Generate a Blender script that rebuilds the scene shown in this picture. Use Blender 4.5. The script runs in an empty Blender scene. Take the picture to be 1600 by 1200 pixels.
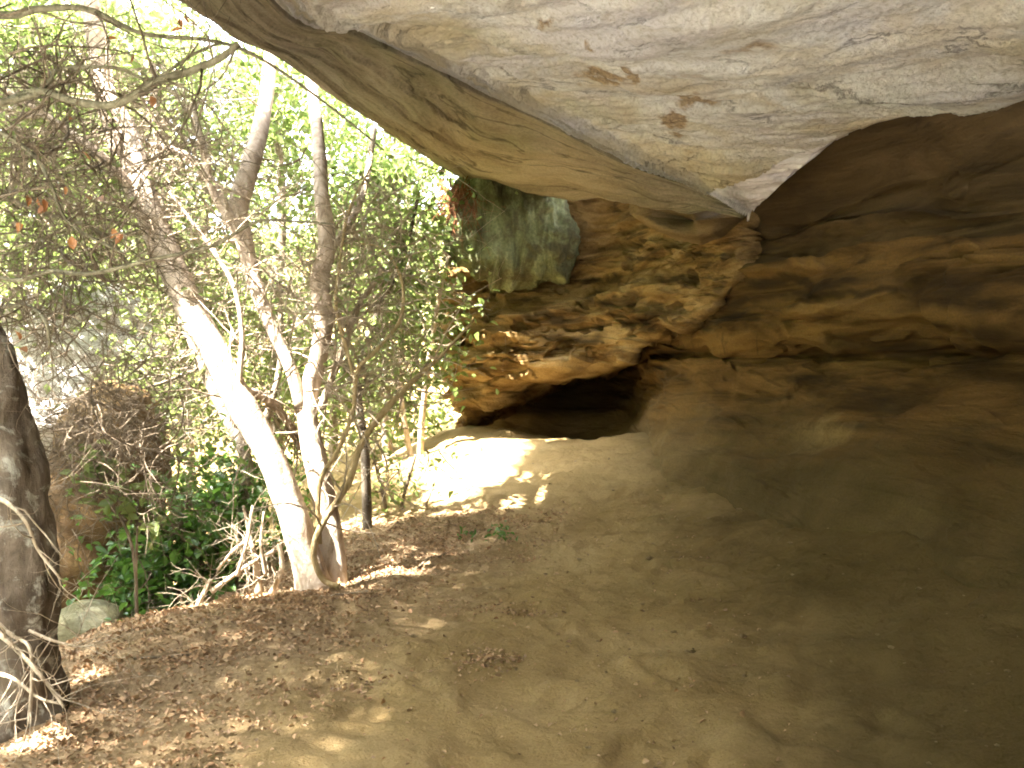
import bpy, math, numpy as np
from mathutils import Vector
rng = np.random.default_rng(7)
scene = bpy.context.scene
COL = scene.collection

# ---------------------------------------------------------------- camera frame (used to turn survey points of the photo into metres)
FPX = 1500.0; PITCH = math.atan(40/1500)
CAM = np.array([0, 0, 1.6])
_f = np.array([0, math.cos(PITCH), -math.sin(PITCH)]); _u = np.array([0, math.sin(PITCH), math.cos(PITCH)])
def P(px, py, Y):
    d = _f + (px-800)/FPX*np.array([1., 0, 0]) + (600-py)/FPX*_u
    return CAM + d*(Y/d[1])
SUN = np.array([-0.46, -0.24, 0.86]); SUN /= np.linalg.norm(SUN)

# ---------------------------------------------------------------- noise
_perm = rng.permutation(512); _perm = np.concatenate([_perm, _perm, _perm])
_grad = rng.normal(size=(512, 3)); _grad /= np.linalg.norm(_grad, axis=1)[:, None]
def pnoise(p):
    p = np.asarray(p, float); i = np.floor(p).astype(int); f = p-i; i = i % 512
    w = f*f*f*(f*(f*6-15)+10); out = 0
    for dx in (0, 1):
        for dy in (0, 1):
            for dz in (0, 1):
                h = _perm[_perm[_perm[(i[..., 0]+dx) % 512]+(i[..., 1]+dy) % 512]+(i[..., 2]+dz) % 512]
                g = _grad[h]
                dot = g[..., 0]*(f[..., 0]-dx)+g[..., 1]*(f[..., 1]-dy)+g[..., 2]*(f[..., 2]-dz)
                out = out + dot*(w[..., 0] if dx else 1-w[..., 0])*(w[..., 1] if dy else 1-w[..., 1])*(w[..., 2] if dz else 1-w[..., 2])
    return out*1.5
def fbm(p, o=4, g=.5, l=2.03):
    s = 0; a = 1.; p = np.asarray(p, float)
    for k in range(o):
        s = s+a*pnoise(p+17.3*k); a *= g; p = p*l
    return s
def ridge(p, o=3):
    s = 0; a = 1.; p = np.asarray(p, float)
    for k in range(o):
        s = s+a*(1-np.abs(pnoise(p+9.1*k))*2); a *= .5; p = p*2.1
    return s
def sstep(a, b, x):
    t = np.clip((x-a)/(b-a), 0, 1); return t*t*(3-2*t)
def nrm(v): return v/np.maximum(np.linalg.norm(v, axis=-1, keepdims=True), 1e-9)

# ---------------------------------------------------------------- mesh helpers
def mesh_obj(name, v, faces, mat, parent=None, uv=None, smooth=True):
    me = bpy.data.meshes.new(name)
    v = np.ascontiguousarray(v, np.float32).reshape(-1, 3)
    blocks = faces if isinstance(faces, list) else [faces]
    me.vertices.add(len(v)); me.vertices.foreach_set('co', v.ravel())
    loops = np.concatenate([b.ravel() for b in blocks]).astype(np.int32)
    sizes = np.concatenate([np.full(len(b), b.shape[1]) for b in blocks]).astype(np.int32)
    me.loops.add(len(loops)); me.loops.foreach_set('vertex_index', loops)
    me.polygons.add(len(sizes))
    me.polygons.foreach_set('loop_start', np.concatenate([[0], np.cumsum(sizes)[:-1]]).astype(np.int32))
    me.polygons.foreach_set('use_smooth', np.full(len(sizes), smooth))
    if uv is not None:
        l = me.uv_layers.new(name='UVMap')
        l.data.foreach_set('uv', np.ascontiguousarray(uv, np.float32).reshape(-1, 2)[loops].ravel())
    me.update(calc_edges=True); me.validate()
    me.materials.append(mat)
    o = bpy.data.objects.new(name, me); COL.objects.link(o)
    if parent is not None:
        o.parent = parent; o.location = -np.array(parent.location)
    return o
def to_photo(v):
    q = v-CAM; y = q@_f; return 800+FPX*q[..., 0]/y, 600-FPX*(q@_u)/y
def blobs(px, py, L, warp=0):
    o = 0
    for x, y, a, b, k in L: o = np.maximum(o, k*np.exp(-((px-x)/a)**2-((py-y)/b)**2))
    return o
def attr(o, name, val):
    a = o.data.attributes.new(name, 'FLOAT', 'POINT'); a.data.foreach_set('value', np.ascontiguousarray(val, np.float32).ravel())
def thing(name, label, cat, loc=(0, 0, 0), group=None):
    o = bpy.data.objects.new(name, None); COL.objects.link(o); o.location = Vector([float(c) for c in loc])
    o['label'] = label; o['category'] = cat
    if group: o['group'] = group
    return o
def tag(o, label, cat, group=None):
    o['label'] = label; o['category'] = cat
    if group: o['group'] = group
    return o
def grid_faces(nr, nc, off=0):
    a = np.arange(nr*nc).reshape(nr, nc)
    return np.stack([a[:-1, :-1], a[:-1, 1:], a[1:, 1:], a[1:, :-1]], -1).reshape(-1, 4)+off
def catmull(c, t):
    """c (K,...) control, t in 0..K-1"""
    K = len(c); i = np.clip(np.floor(t).astype(int), 0, K-2); f = (t-i)
    f = f.reshape(f.shape+(1,)*(c.ndim-1))
    p1 = c[i]; p2 = c[i+1]
    p0 = np.where((i > 0).reshape(f.shape), c[np.maximum(i-1, 0)], 2*p1-p2)
    p3 = np.where((i < K-2).reshape(f.shape), c[np.minimum(i+2, K-1)], 2*p2-p1)
    return .5*((2*p1)+(-p0+p2)*f+(2*p0-5*p1+4*p2-p3)*f*f+(-p0+3*p1-3*p2+p3)*f**3)
def lin(c, t):
    K = len(c); i = np.clip(np.floor(t).astype(int), 0, K-2); f = (t-i).reshape((-1,)+(1,)*(c.ndim-1))
    return c[i]*(1-f)+c[i+1]*f
def surf(ctrl, nr, nc, lr=False, lc=False, tr=None, tc=None):
    """ctrl (R,C,3) -> (nr,nc,3) positions"""
    ctrl = np.asarray(ctrl, float)
    tr = np.linspace(0, ctrl.shape[0]-1, nr) if tr is None else tr
    tc = np.linspace(0, ctrl.shape[1]-1, nc) if tc is None else tc
    a = (lin if lr else catmull)(ctrl, tr)
    return (lin if lc else catmull)(a.transpose(1, 0, 2), tc).transpose(1, 0, 2)
def normals(p):
    du = np.gradient(p, axis=1); dv = np.gradient(p, axis=0)
    return nrm(np.cross(du, dv))
def arc_uv(p):
    u = np.cumsum(np.linalg.norm(np.diff(p, axis=1, prepend=p[:, :1]), axis=-1), 1)
    v = np.cumsum(np.linalg.norm(np.diff(p, axis=0, prepend=p[:1]), axis=-1), 0)
    return np.stack([u.mean(0)[None, :]+0*v, v], -1)
def loft_uv(p, wid):
    m = p[p.shape[0]//2]; u = np.cumsum(np.linalg.norm(np.diff(m, axis=0, prepend=m[:1]), axis=-1))
    return np.stack([u[None, :]+0*p[..., 0], np.linspace(0, wid, p.shape[0])[:, None]+0*p[..., 0]], -1)
def tubes(pts, rad, S=5, bump=0):
    """pts (N,K,3) rad (N,K) -> verts, faces"""
    N, K = pts.shape[:2]
    t = nrm(np.gradient(pts, axis=1))
    ref = nrm(rng.normal(size=(N, 1, 3))) if N > 1 else np.array([[[.93, .31, .2]]])
    # keep the reference well away from the mean direction
    m = nrm(t.mean(1, keepdims=True)); ref = nrm(ref-(ref*m).sum(-1, keepdims=True)*m)
    a = nrm(ref-(ref*t).sum(-1, keepdims=True)*t); b = np.cross(t, a)
    th = np.linspace(0, 2*np.pi, S, endpoint=False)
    ring = a[:, :, None]*np.cos(th)[:, None]+b[:, :, None]*np.sin(th)[:, None]
    r = rad[:, :, None, None]
    v = pts[:, :, None]+ring*r
    if bump:
        v = v+ring*r*(bump*fbm(v*np.array([9, 9, 4.]), 3)[..., None]+bump*.8*fbm(v*np.array([3, 3, 1.3]), 2)[..., None])
    idx = np.arange(N*K*S).reshape(N, K, S); nx = np.roll(idx, -1, 2)
    f = np.stack([idx[:, :-1], nx[:, :-1], nx[:, 1:], idx[:, 1:]], -1).reshape(-1, 4)
    # caps as a fan of the last ring (polygon)
    cap = idx[:, -1, :].reshape(N, S); cap0 = idx[:, 0, ::-1].reshape(N, S)
    return v.reshape(-1, 3), [f, cap, cap0]
def join(parts):
    vs = []; by = {}; off = 0
    for v, fl in parts:
        vs.append(v)
        for f in fl: by.setdefault(f.shape[1], []).append(f+off)
        off += len(v)
    return np.concatenate(vs), [np.concatenate(x) for x in by.values()]
def path(ctrl, n=40, widths=True):
    """ctrl list of (px,py,wpx,Y) -> pts (n,3) radii (n)"""
    c = np.array([np.append(P(px, py, Y), w/FPX*Y/2) for px, py, w, Y in ctrl])
    q = catmull(c, np.linspace(0, len(c)-1, n)); return q[None, :, :3], np.maximum(q[None, :, 3], .001)
def grow(start, d, L, r0, K=6, wob=.25, grav=0., curl=.35, taper=.25):
    N = len(start); pts = np.zeros((N, K, 3)); pts[:, 0] = start; d = nrm(d)
    cv = rng.normal(size=(N, 3))*curl/K
    st = (L/(K-1))[:, None]
    for k in range(1, K):
        d = nrm(d+cv+rng.normal(size=(N, 3))*wob/K**.5+np.array([0, 0, grav/K])); pts[:, k] = pts[:, k-1]+d*st
    return pts, r0[:, None]*np.linspace(1, taper, K)[None]
def spawn(pts, rad, n, lo=.2, hi=1., spread=1., lf=(.3, .8), rf=.6, K=6, parent_len=None, **kw):
    N, Kp = pts.shape[:2]
    i = rng.integers(0, N, n); t = rng.uniform(lo, hi, n)*(Kp-1); k = np.minimum(t.astype(int), Kp-2); f = (t-k)[:, None]
    p = pts[i, k]*(1-f)+pts[i, k+1]*f
    tg = nrm(pts[i, k+1]-pts[i, k]); d = nrm(tg*.6+spread*nrm(rng.normal(size=(n, 3))))
    pl = np.linalg.norm(pts[i, -1]-pts[i, 0], axis=1) if parent_len is None else np.full(n, parent_len)
    L = pl*rng.uniform(*lf, n); r = np.maximum(rad[i, k]*rf, .0012)
    return grow(p, d, L, r, K=K, **kw)
def leaves(c, size, up=.6, dirs=None, fold=.25, width=.5, flat=None):
    """c (N,3) -> leaf blades: six corners, two quads folded on the midrib"""
    N = len(c); s = size if np.ndim(size) else np.full(N, size); s = s[:, None]
    n = nrm(rng.normal(size=(N, 3))*(1-up if flat is None else flat)+np.array([0, 0, 1.])*(up if flat is None else 1))
    d = rng.normal(size=(N, 3)) if dirs is None else dirs
    d = nrm(d-(d*n).sum(-1, keepdims=True)*n); b = np.cross(n, d)
    w = s*width*rng.uniform(.75, 1.2, (N, 1)); up_ = n*w*fold
    bend = -n*s*rng.uniform(0, .25, (N, 1))
    v = np.stack([c, c+d*s*.33+b*w*.5+up_, c+d*s*.72+b*w*.36+up_+bend*.5, c+d*s+bend, c+d*s*.72-b*w*.36+up_+bend*.5, c+d*s*.33-b*w*.5+up_], 1)
    i = np.arange(N)[:, None]*6
    f = np.concatenate([i+np.array([[0, 3, 2, 1]]), i+np.array([[0, 5, 4, 3]])]).reshape(-1, 4)
    return v.reshape(-1, 3), [f]
def tri_on(t): return t

# ---------------------------------------------------------------- materials
class NT:
    def __init__(s, name, rough=.9, spec=.2):
        s.m = bpy.data.materials.new(name); s.m.use_nodes = True; s.t = s.m.node_tree; s.t.nodes.clear()
        s.out = s.n('ShaderNodeOutputMaterial'); s.b = s.n('ShaderNodeBsdfPrincipled')
        s.b.inputs['Roughness'].default_value = rough; s.b.inputs['Specular IOR Level'].default_value = spec
        s.l(s.b.outputs[0], s.out.inputs[0])
    def n(s, t, **k):
        x = s.t.nodes.new(t)
        for a, v in k.items(): setattr(x, a, v)
        return x
    def l(s, a, b): s.t.links.new(a, b)
    def pos(s): return s.n('ShaderNodeNewGeometry').outputs['Position']
    def uv(s): return s.n('ShaderNodeTexCoord').outputs['UV']
    def map(s, vec, scale, rot=(0, 0, 0), loc=(0, 0, 0)):
        m = s.n('ShaderNodeMapping'); s.l(vec, m.inputs[0]); m.inputs['Scale'].default_value = scale
        m.inputs['Rotation'].default_value = rot; m.inputs['Location'].default_value = loc; return m.outputs[0]
    def noise(s, vec, scale, detail=6, rough=.55, dist=0., lac=2.):
        x = s.n('ShaderNodeTexNoise'); s.l(vec, x.inputs['Vector']); x.inputs['Scale'].default_value = scale
        x.inputs['Detail'].default_value = detail; x.inputs['Roughness'].default_value = rough; x.inputs['Distortion'].default_value = dist
        x.inputs['Lacunarity'].default_value = lac
        return x.outputs['Fac']
    def ramp(s, fac, stops, interp='LINEAR'):
        x = s.n('ShaderNodeValToRGB'); s.l(fac, x.inputs[0]); e = x.color_ramp; e.interpolation = interp
        while len(e.elements) < len(stops): e.elements.new(.5)
        for el, (p, c) in zip(e.elements, stops):
            el.position = p; el.color = (c if hasattr(c, '__len__') else (c, c, c))[:3]+(1,) if hasattr(c, '__len__') else (c, c, c, 1)
        return x.outputs[0]
    def mix(s, fac, a, b, mode='MIX'):
        x = s.n('ShaderNodeMix', data_type='RGBA', blend_type=mode)
        for v, i in ((fac, 0), (a, 6), (b, 7)):
            if hasattr(v, 'is_linked') or isinstance(v, bpy.types.NodeSocket): s.l(v, x.inputs[i])
            elif i == 0: x.inputs[0].default_value = v
            else: x.inputs[i].default_value = tuple(v)[:3]+(1,)
        return x.outputs[2]
    def math(s, op, a, b=0.):
        x = s.n('ShaderNodeMath', operation=op)
        for v, i in ((a, 0), (b, 1)):
            if isinstance(v, bpy.types.NodeSocket): s.l(v, x.inputs[i])
            else: x.inputs[i].default_value = v
        return x.outputs[0]
    def sep(s, vec):
        x = s.n('ShaderNodeSeparateXYZ'); s.l(vec, x.inputs[0]); return x.outputs
    def bump(s, h, strength=.5, dist=.02, prev=None):
        x = s.n('ShaderNodeBump'); s.l(h, x.inputs['Height']); x.inputs['Strength'].default_value = strength; x.inputs['Distance'].default_value = dist
        if prev is not None: s.l(prev, x.inputs['Normal'])
        return x.outputs[0]
    def fin(s, col, normal=None, rough=None):
        s.l(col, s.b.inputs['Base Color'])
        if normal is not None: s.l(normal, s.b.inputs['Normal'])
        if rough is not None: s.l(rough, s.b.inputs['Roughness'])
        return s.m

def mat_underside():
    t = NT('pale_crusted_sandstone', .85); uv = t.uv(); pos = t.pos()
    st = t.map(uv, (.8, 1.7, 1)); st2 = t.map(uv, (1.8, 4.5, 1))
    big = t.noise(st, .9, 8, .62, .5)
    c = t.ramp(big, [(.28, (.52, .42, .27)), (.40, (.70, .64, .52)), (.48, (.83, .80, .74)), (.60, (.87, .86, .84)), (.74, (.66, .64, .63))])
    lil = t.ramp(t.noise(t.map(uv, (.6, 1, 1), loc=(3, 7, 0)), 1.1, 5, .6, .4), [(.47, 0.), (.62, 1.)])
    c = t.mix(t.math('MULTIPLY', lil, .6), c, (.72, .68, .73))
    tan = t.ramp(t.noise(t.map(uv, (.7, 1.3, 1), loc=(11, 2, 0)), 1.0, 8, .66, .5), [(.52, 0.), (.62, 1.)])
    c = t.mix(t.math('MULTIPLY', tan, .4), c, (.74, .62, .40))
    gn = t.ramp(t.noise(t.map(uv, (.7, 1.1, 1), loc=(1, 32, 0)), 1.0, 8, .66, .5), [(.55, 0.), (.66, 1.)])
    c = t.mix(t.math('MULTIPLY', gn, .5), c, (.50, .48, .33))
    rn = t.noise(t.map(uv, (.8, 1.3, 1), loc=(5, 21, 0)), 1.15, 10, .72, 1.2)
    rust = t.ramp(rn, [(.615, 0.), (.64, 1.)])
    c = t.mix(t.math('MULTIPLY', rust, .35), c, (.46, .32, .17))
    g = t.noise(t.map(uv, (1., 2.6, 1), loc=(2, 5, 0)), 1.5, 10, .72, .7)
    grey = t.ramp(g, [(.54, 0.), (.62, 1.)])
    c = t.mix(t.math('MULTIPLY', grey, .4), c, (.46, .44, .40))
    fl = t.noise(st2, 2.0, 10, .74, .9)
    c = t.mix(t.math('MULTIPLY', t.ramp(fl, [(.36, 1.), (.44, 0.)]), .4), c, (.50, .43, .33))
    sp = t.noise(pos, 34, 5, .75)
    c = t.mix(t.ramp(sp, [(.36, .45), (.5, 0.)]), c, (.34, .28, .19))
    cr = t.math('ABSOLUTE', t.math('SUBTRACT', t.noise(t.map(uv, (.30, 1.5, 1), loc=(1.7, .4, 0)), 1.2, 9, .62, .4), .5))
    crm = t.ramp(cr, [(.0, 1.), (.009, 0.)]); part = t.ramp(t.noise(uv, .8, 2), [(.46, 0.), (.52, 1.)])
    crk = t.math('MULTIPLY', crm, part)
    c = t.mix(t.math('MULTIPLY', crk, .55), c, (.14, .11, .075))
    # flaked plates: terraced height
    pl = t.math('MULTIPLY', t.math('FLOOR', t.math('MULTIPLY', t.noise(st, 1.6, 10, .68, .6), 14.)), .0714)
    ra = t.n('ShaderNodeAttribute', attribute_name='rust').outputs['Fac']; oa = t.n('ShaderNodeAttribute', attribute_name='ochre').outputs['Fac']
    c = t.mix(t.math('MULTIPLY', t.ramp(t.math('ADD', oa, t.math('MULTIPLY', g, .5)), [(.55, 0.), (1., 1.)]), .55), c, (.70, .60, .40))
    c = t.mix(t.math('MULTIPLY', t.ramp(t.math('ADD', ra, t.math('MULTIPLY', rn, .5)), [(.62, 0.), (.95, 1.)]), .85), c, t.ramp(sp, [(.4, (.22, .13, .06)), (.6, (.52, .36, .18))]))
    n = t.bump(pl, 1., .16); n = t.bump(fl, 1., .075, n); n = t.bump(sp, .8, .018, n); n = t.bump(rust, .5, -.02, n)
    n = t.bump(t.math('SUBTRACT', 1., crk), .9, .03, n)
    return t.fin(c, n)
def mat_facet():
    t = NT('lilac_grey_facet', .8); uv = t.uv(); pos = t.pos()
    a = t.noise(t.map(uv, (.9, 4.5, 1)), 1.8, 10, .7, .4)
    c = t.ramp(a, [(.34, (.36, .32, .34)), (.48, (.60, .56, .59)), (.62, (.76, .73, .74))])
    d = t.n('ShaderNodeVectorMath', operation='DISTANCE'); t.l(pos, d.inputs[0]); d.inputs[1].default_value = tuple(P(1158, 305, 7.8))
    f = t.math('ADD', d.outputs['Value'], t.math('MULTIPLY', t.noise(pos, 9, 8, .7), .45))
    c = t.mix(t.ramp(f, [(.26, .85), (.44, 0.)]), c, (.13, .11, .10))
    return t.fin(c, t.bump(a, .9, .04))
def mat_lip():
    t = NT('brown_lip_sandstone', .9); uv = t.uv(); pos = t.pos()
    st = t.map(uv, (.5, 3.5, 1)); a = t.noise(st, 1.2, 10, .7, .5)
    c = t.ramp(a, [(.3, (.17, .14, .095)), (.45, (.32, .265, .185)), (.56, (.42, .36, .265)), (.7, (.32, .275, .215))])
    gr = t.ramp(t.noise(t.map(uv, (.4, 1.2, 1), loc=(4, 4, 0)), 1.3, 5, .6), [(.5, 0.), (.66, 1.)])
    c = t.mix(t.math('MULTIPLY', gr, .5), c, (.20, .21, .11))
    pu = t.ramp(t.noise(t.map(uv, (.5, 2, 1), loc=(9, 1, 0)), 1.1, 6, .6, .5), [(.56, 0.), (.68, 1.)])
    c = t.mix(t.math('MULTIPLY', pu, .5), c, (.36, .30, .27))
    li = t.math('ABSOLUTE', t.math('SUBTRACT', t.noise(t.map(uv, (.22, 3.2, 1), loc=(1, 8, 0)), 1.2, 6, .5, .3), .5))
    crk = t.ramp(li, [(0., 1.), (.014, 0.)])
    c = t.mix(t.math('MULTIPLY', crk, .75), c, (.05, .04, .025))
    c = t.mix(t.ramp(t.noise(pos, 40, 5, .7), [(.35, .4), (.6, 0.)]), c, (.09, .07, .04))
    n = t.bump(a, 1., .09); n = t.bump(t.noise(t.map(uv, (1.5, 10, 1)), 2, 10, .74), 1., .045, n); n = t.bump(t.noise(pos, 50, 6, .7), .5, .012, n)
    return t.fin(c, n)
def mat_wall(name, cols, dark=.7, grain=.5, tan=False, bed=(.45, .45, 3.2)):
    t = NT(name, .95, .12); pos = t.pos(); q = t.map(pos, bed, (.10, -.06, 0))
    a = t.noise(q, 1.25, 9, .62, .9)
    c = t.ramp(a, [(.28, cols[0]), (.42, cols[1]), (.53, cols[2]), (.68, cols[3])])
    b = t.noise(t.map(pos, (bed[0]*1.2, bed[1]*1.2, bed[2]*1.2), (.12, -.1, .3), (3, 5, 1)), 1.1, 7, .6, .7)
    c = t.mix(t.math('MULTIPLY', t.ramp(b, [(.55, 0.), (.66, 1.)]), dark), c, (.022, .017, .012))
    p = t.noise(t.map(pos, (1, 1, 1.6), loc=(8, 3, 2)), .7, 5, .6, .5)
    c = t.mix(t.math('MULTIPLY', t.ramp(p, [(.52, 0.), (.68, 1.)]), .45), c, cols[3])
    if tan:
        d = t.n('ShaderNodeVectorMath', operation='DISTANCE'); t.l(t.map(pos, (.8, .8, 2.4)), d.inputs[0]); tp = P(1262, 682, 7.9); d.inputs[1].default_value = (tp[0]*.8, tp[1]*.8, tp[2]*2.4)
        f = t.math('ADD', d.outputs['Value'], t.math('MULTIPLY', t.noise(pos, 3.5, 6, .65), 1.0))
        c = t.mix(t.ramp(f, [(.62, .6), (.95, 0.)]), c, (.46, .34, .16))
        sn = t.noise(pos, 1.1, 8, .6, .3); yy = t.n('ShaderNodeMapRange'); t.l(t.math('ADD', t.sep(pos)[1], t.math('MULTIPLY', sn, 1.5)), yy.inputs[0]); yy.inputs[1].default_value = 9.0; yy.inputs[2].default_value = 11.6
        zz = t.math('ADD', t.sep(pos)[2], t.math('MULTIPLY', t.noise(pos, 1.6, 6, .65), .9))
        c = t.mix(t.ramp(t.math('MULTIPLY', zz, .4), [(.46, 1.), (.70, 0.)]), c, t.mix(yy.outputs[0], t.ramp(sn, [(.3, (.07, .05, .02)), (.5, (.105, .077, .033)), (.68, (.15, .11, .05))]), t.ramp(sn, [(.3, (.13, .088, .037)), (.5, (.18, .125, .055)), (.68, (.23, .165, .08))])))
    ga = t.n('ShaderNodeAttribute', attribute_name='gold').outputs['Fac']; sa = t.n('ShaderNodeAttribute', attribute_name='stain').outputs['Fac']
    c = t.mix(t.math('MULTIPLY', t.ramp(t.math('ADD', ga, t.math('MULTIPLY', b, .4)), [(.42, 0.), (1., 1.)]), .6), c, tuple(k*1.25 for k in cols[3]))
    c = t.mix(t.math('MULTIPLY', t.ramp(t.math('ADD', sa, t.math('MULTIPLY', a, .45)), [(.5, 0.), (1., 1.)]), .72), c, (.025, .017, .01))
    g = t.noise(pos, 55, 5, .7)
    c = t.mix(t.ramp(g, [(.3, .4), (.6, 0.)]), c, (.05, .035, .018))
    n = t.bump(a, .7, .09); n = t.bump(t.noise(t.map(pos, (2, 2, 9)), 2.5, 9, .7, .4), .8, .035, n); n = t.bump(g, grain, .012, n)
    return t.fin(c, n)
def mat_lichen():
    t = NT('green_lichen_rock', .95); pos = t.pos(); q = t.map(pos, (3.2, 1.5, .7), (0, .18, 0))
    a = t.noise(q, 1.7, 8, .65, .8)
    c = t.ramp(a, [(.3, (.045, .042, .022)), (.42, (.12, .13, .062)), (.55, (.21, .23, .12)), (.7, (.32, .345, .21))])
    m = t.ramp(t.noise(t.map(pos, (1, 1, 1), loc=(2, 0, 5)), 2.6, 6, .65, .4), [(.48, 0.), (.6, 1.)])
    c = t.mix(t.math('MULTIPLY', m, .75), c, (.075, .06, .033))
    g = t.noise(pos, 30, 6, .7); c = t.mix(t.ramp(g, [(.35, .5), (.6, 0.)]), c, (.04, .04, .025))
    n = t.bump(a, .9, .09); n = t.bump(g, .7, .025, n); return t.fin(c, n)
def mat_sand():
    t = NT('sandy_earth', .97, .1); pos = t.pos()
    a = t.noise(pos, 1.1, 8, .6, .3)
    c = t.ramp(a, [(.3, (.24, .168, .073)), (.5, (.34, .245, .114)), (.68, (.41, .305, .157))])
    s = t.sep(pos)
    dim = t.math('ADD', t.math('ADD', t.math('MULTIPLY', s[0], .62), t.math('MULTIPLY', s[1], -.045)), t.math('MULTIPLY', t.noise(pos, .9, 8, .68, .5), 1.5))
    c = t.mix(t.math('MULTIPLY', t.ramp(t.math('MULTIPLY', dim, .5), [(.46, 0.), (.82, 1.)]), .88), c, t.ramp(a, [(.35, (.062, .046, .017)), (.65, (.115, .085, .034))]))  # darker olive earth to the right, also painting in the floor's falloff into shade
    # leaf mould: left of the drip line and out on the slope
    e = t.math('ADD', t.math('MULTIPLY', s[0], 1.0), t.math('MULTIPLY', s[1], -.30))
    e = t.math('ADD', e, t.math('MULTIPLY', t.noise(pos, 1.4, 6, .65), 1.6))
    mould = t.ramp(t.math('ADD', t.math('MULTIPLY', e, .25), .9), [(.40, 1.), (.66, 0.)])
    far = t.n('ShaderNodeMapRange'); t.l(s[1], far.inputs[0]); far.inputs[1].default_value = 8.2; far.inputs[2].default_value = 9.6; far.inputs[3].default_value = 1; far.inputs[4].default_value = 0
    near = t.n('ShaderNodeMapRange'); t.l(t.math('ADD', s[1], t.noise(pos, .8, 4)), near.inputs[0]); near.inputs[1].default_value = 2.3; near.inputs[2].default_value = 2.9
    mm = t.math('MULTIPLY', t.math('MULTIPLY', mould, far.outputs[0]), near.outputs[0])
    c = t.mix(near.outputs[0], (.80, .77, .71), c)  # unseen ground behind the camera, whitened to bounce sunlight onto the ceiling
    lt = t.noise(pos, 22, 6, .7)
    lc = t.ramp(lt, [(.32, (.15, .10, .06)), (.47, (.28, .20, .125)), (.6, (.37, .27, .17)), (.72, (.46, .35, .23))])
    c = t.mix(t.math('MULTIPLY', mm, .85), c, lc)
    bits = t.ramp(t.noise(pos, 17, 7, .75, .4), [(.62, 0.), (.68, 1.)])
    bits2 = t.ramp(t.noise(pos, 2.0, 4, .6), [(.45, 0.), (.62, 1.)])
    c = t.mix(t.math('MULTIPLY', t.math('MULTIPLY', bits, bits2), .55), c, (.085, .055, .03))
    c = t.mix(t.ramp(t.noise(pos, 90, 3, .7), [(.35, .35), (.6, 0.)]), c, (.17, .12, .06))
    n = t.bump(t.noise(pos, 5, 8, .65, .3), .7, .06); n = t.bump(t.noise(pos, 26, 6, .7), .9, .036, n); n = t.bump(t.noise(pos, 110, 4, .7), .6, .010, n)
    return t.fin(c, n)
def mat_hill():
    t = NT('scrubby_soil', .97, .1); pos = t.pos(); a = t.noise(pos, .9, 8, .65)
    return t.fin(t.ramp(a, [(.35, (.09, .10, .03)), (.5, (.16, .15, .07)), (.65, (.30, .24, .14))]), t.bump(a, .6, .1))
def mat_bark(name, c0, c1, c2, lich=None, fine=1.):
    t = NT(name, .92, .15); pos = t.pos(); q = t.map(pos, (1, 1, .28))
    a = t.noise(q, 14*fine, 8, .65, .4)
    c = t.ramp(a, [(.33, c0), (.5, c1), (.68, c2)])
    b = t.noise(pos, 3.2, 6, .6)
    c = t.mix(t.ramp(b, [(.5, 0.), (.64, .55)]), c, c0)
    if lich:
        m = t.ramp(t.noise(pos, 9, 7, .7, .5), [(.54, 0.), (.62, 1.)]); c = t.mix(t.math('MULTIPLY', m, .7), c, lich)
    n = t.bump(a, .8, .02); n = t.bump(t.noise(t.map(pos, (1, 1, 1.6)), 26*fine, 6, .7), .6, .01, n)
    return t.fin(c, n)
def mat_leaf(name, cols, trans, tf=.45, rough=.45):
    t = NT(name, rough, .35); t.m.use_backface_culling = False
    r = t.n('ShaderNodeNewGeometry').outputs['Random Per Island']
    c = t.ramp(r, [(i/(len(cols)-1), k) for i, k in enumerate(cols)])
    t.l(c, t.b.inputs['Base Color'])
    if tf:
        tr = t.n('ShaderNodeBsdfTranslucent'); t.l(t.mix(.6, c, trans), tr.inputs[0])
        mx = t.n('ShaderNodeMixShader'); mx.inputs[0].default_value = tf
        t.l(t.b.outputs[0], mx.inputs[1]); t.l(tr.outputs[0], mx.inputs[2]); t.l(mx.outputs[0], t.out.inputs[0])
    return t.m

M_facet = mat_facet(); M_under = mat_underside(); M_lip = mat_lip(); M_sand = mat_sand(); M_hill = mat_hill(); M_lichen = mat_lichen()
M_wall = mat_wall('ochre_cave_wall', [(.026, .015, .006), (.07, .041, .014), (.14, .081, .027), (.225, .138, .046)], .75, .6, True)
M_ledge = mat_wall('orange_ledge_rock', [(.045, .025, .009), (.16, .095, .034), (.29, .19, .075), (.42, .30, .14)], .8, .6, False, (.9, .9, 3.0))
M_lip2 = mat_wall('tan_wedge_rock', [(.10, .07, .035), (.17, .12, .062), (.22, .16, .085), (.27, .20, .115)], .3)
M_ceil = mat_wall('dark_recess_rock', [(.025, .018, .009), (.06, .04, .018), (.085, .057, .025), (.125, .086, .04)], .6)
M_boulder = mat_wall('streamside_sandstone', [(.05, .03, .014), (.11, .065, .028), (.17, .105, .045), (.24, .165, .085)], .5, .6, False, (1, 1, 2))
M_moss = mat_wall('mossy_stone_rock', [(.07, .07, .035), (.13, .125, .065), (.20, .19, .115), (.28, .27, .19)], .4, .6, False, (2, 2, 2))
M_pale = mat_wall('pale_sandstone', [(.35, .32, .28), (.46, .42, .38), (.55, .52, .48), (.6, .58, .54)], .3)
M_bark = mat_bark('pale_bark', (.24, .185, .14), (.45, .37, .295), (.58, .495, .415))
M_bark_grey = mat_bark('grey_bark', (.13, .10, .075), (.26, .215, .165), (.38, .34, .28))
M_bark_dark = mat_bark('dark_bark', (.055, .042, .03), (.12, .097, .073), (.20, .17, .13), (.34, .34, .29))
M_twig = mat_bark('dry_twig_bark', (.20, .155, .105), (.36, .295, .215), (.50, .43, .34), fine=2)
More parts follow.
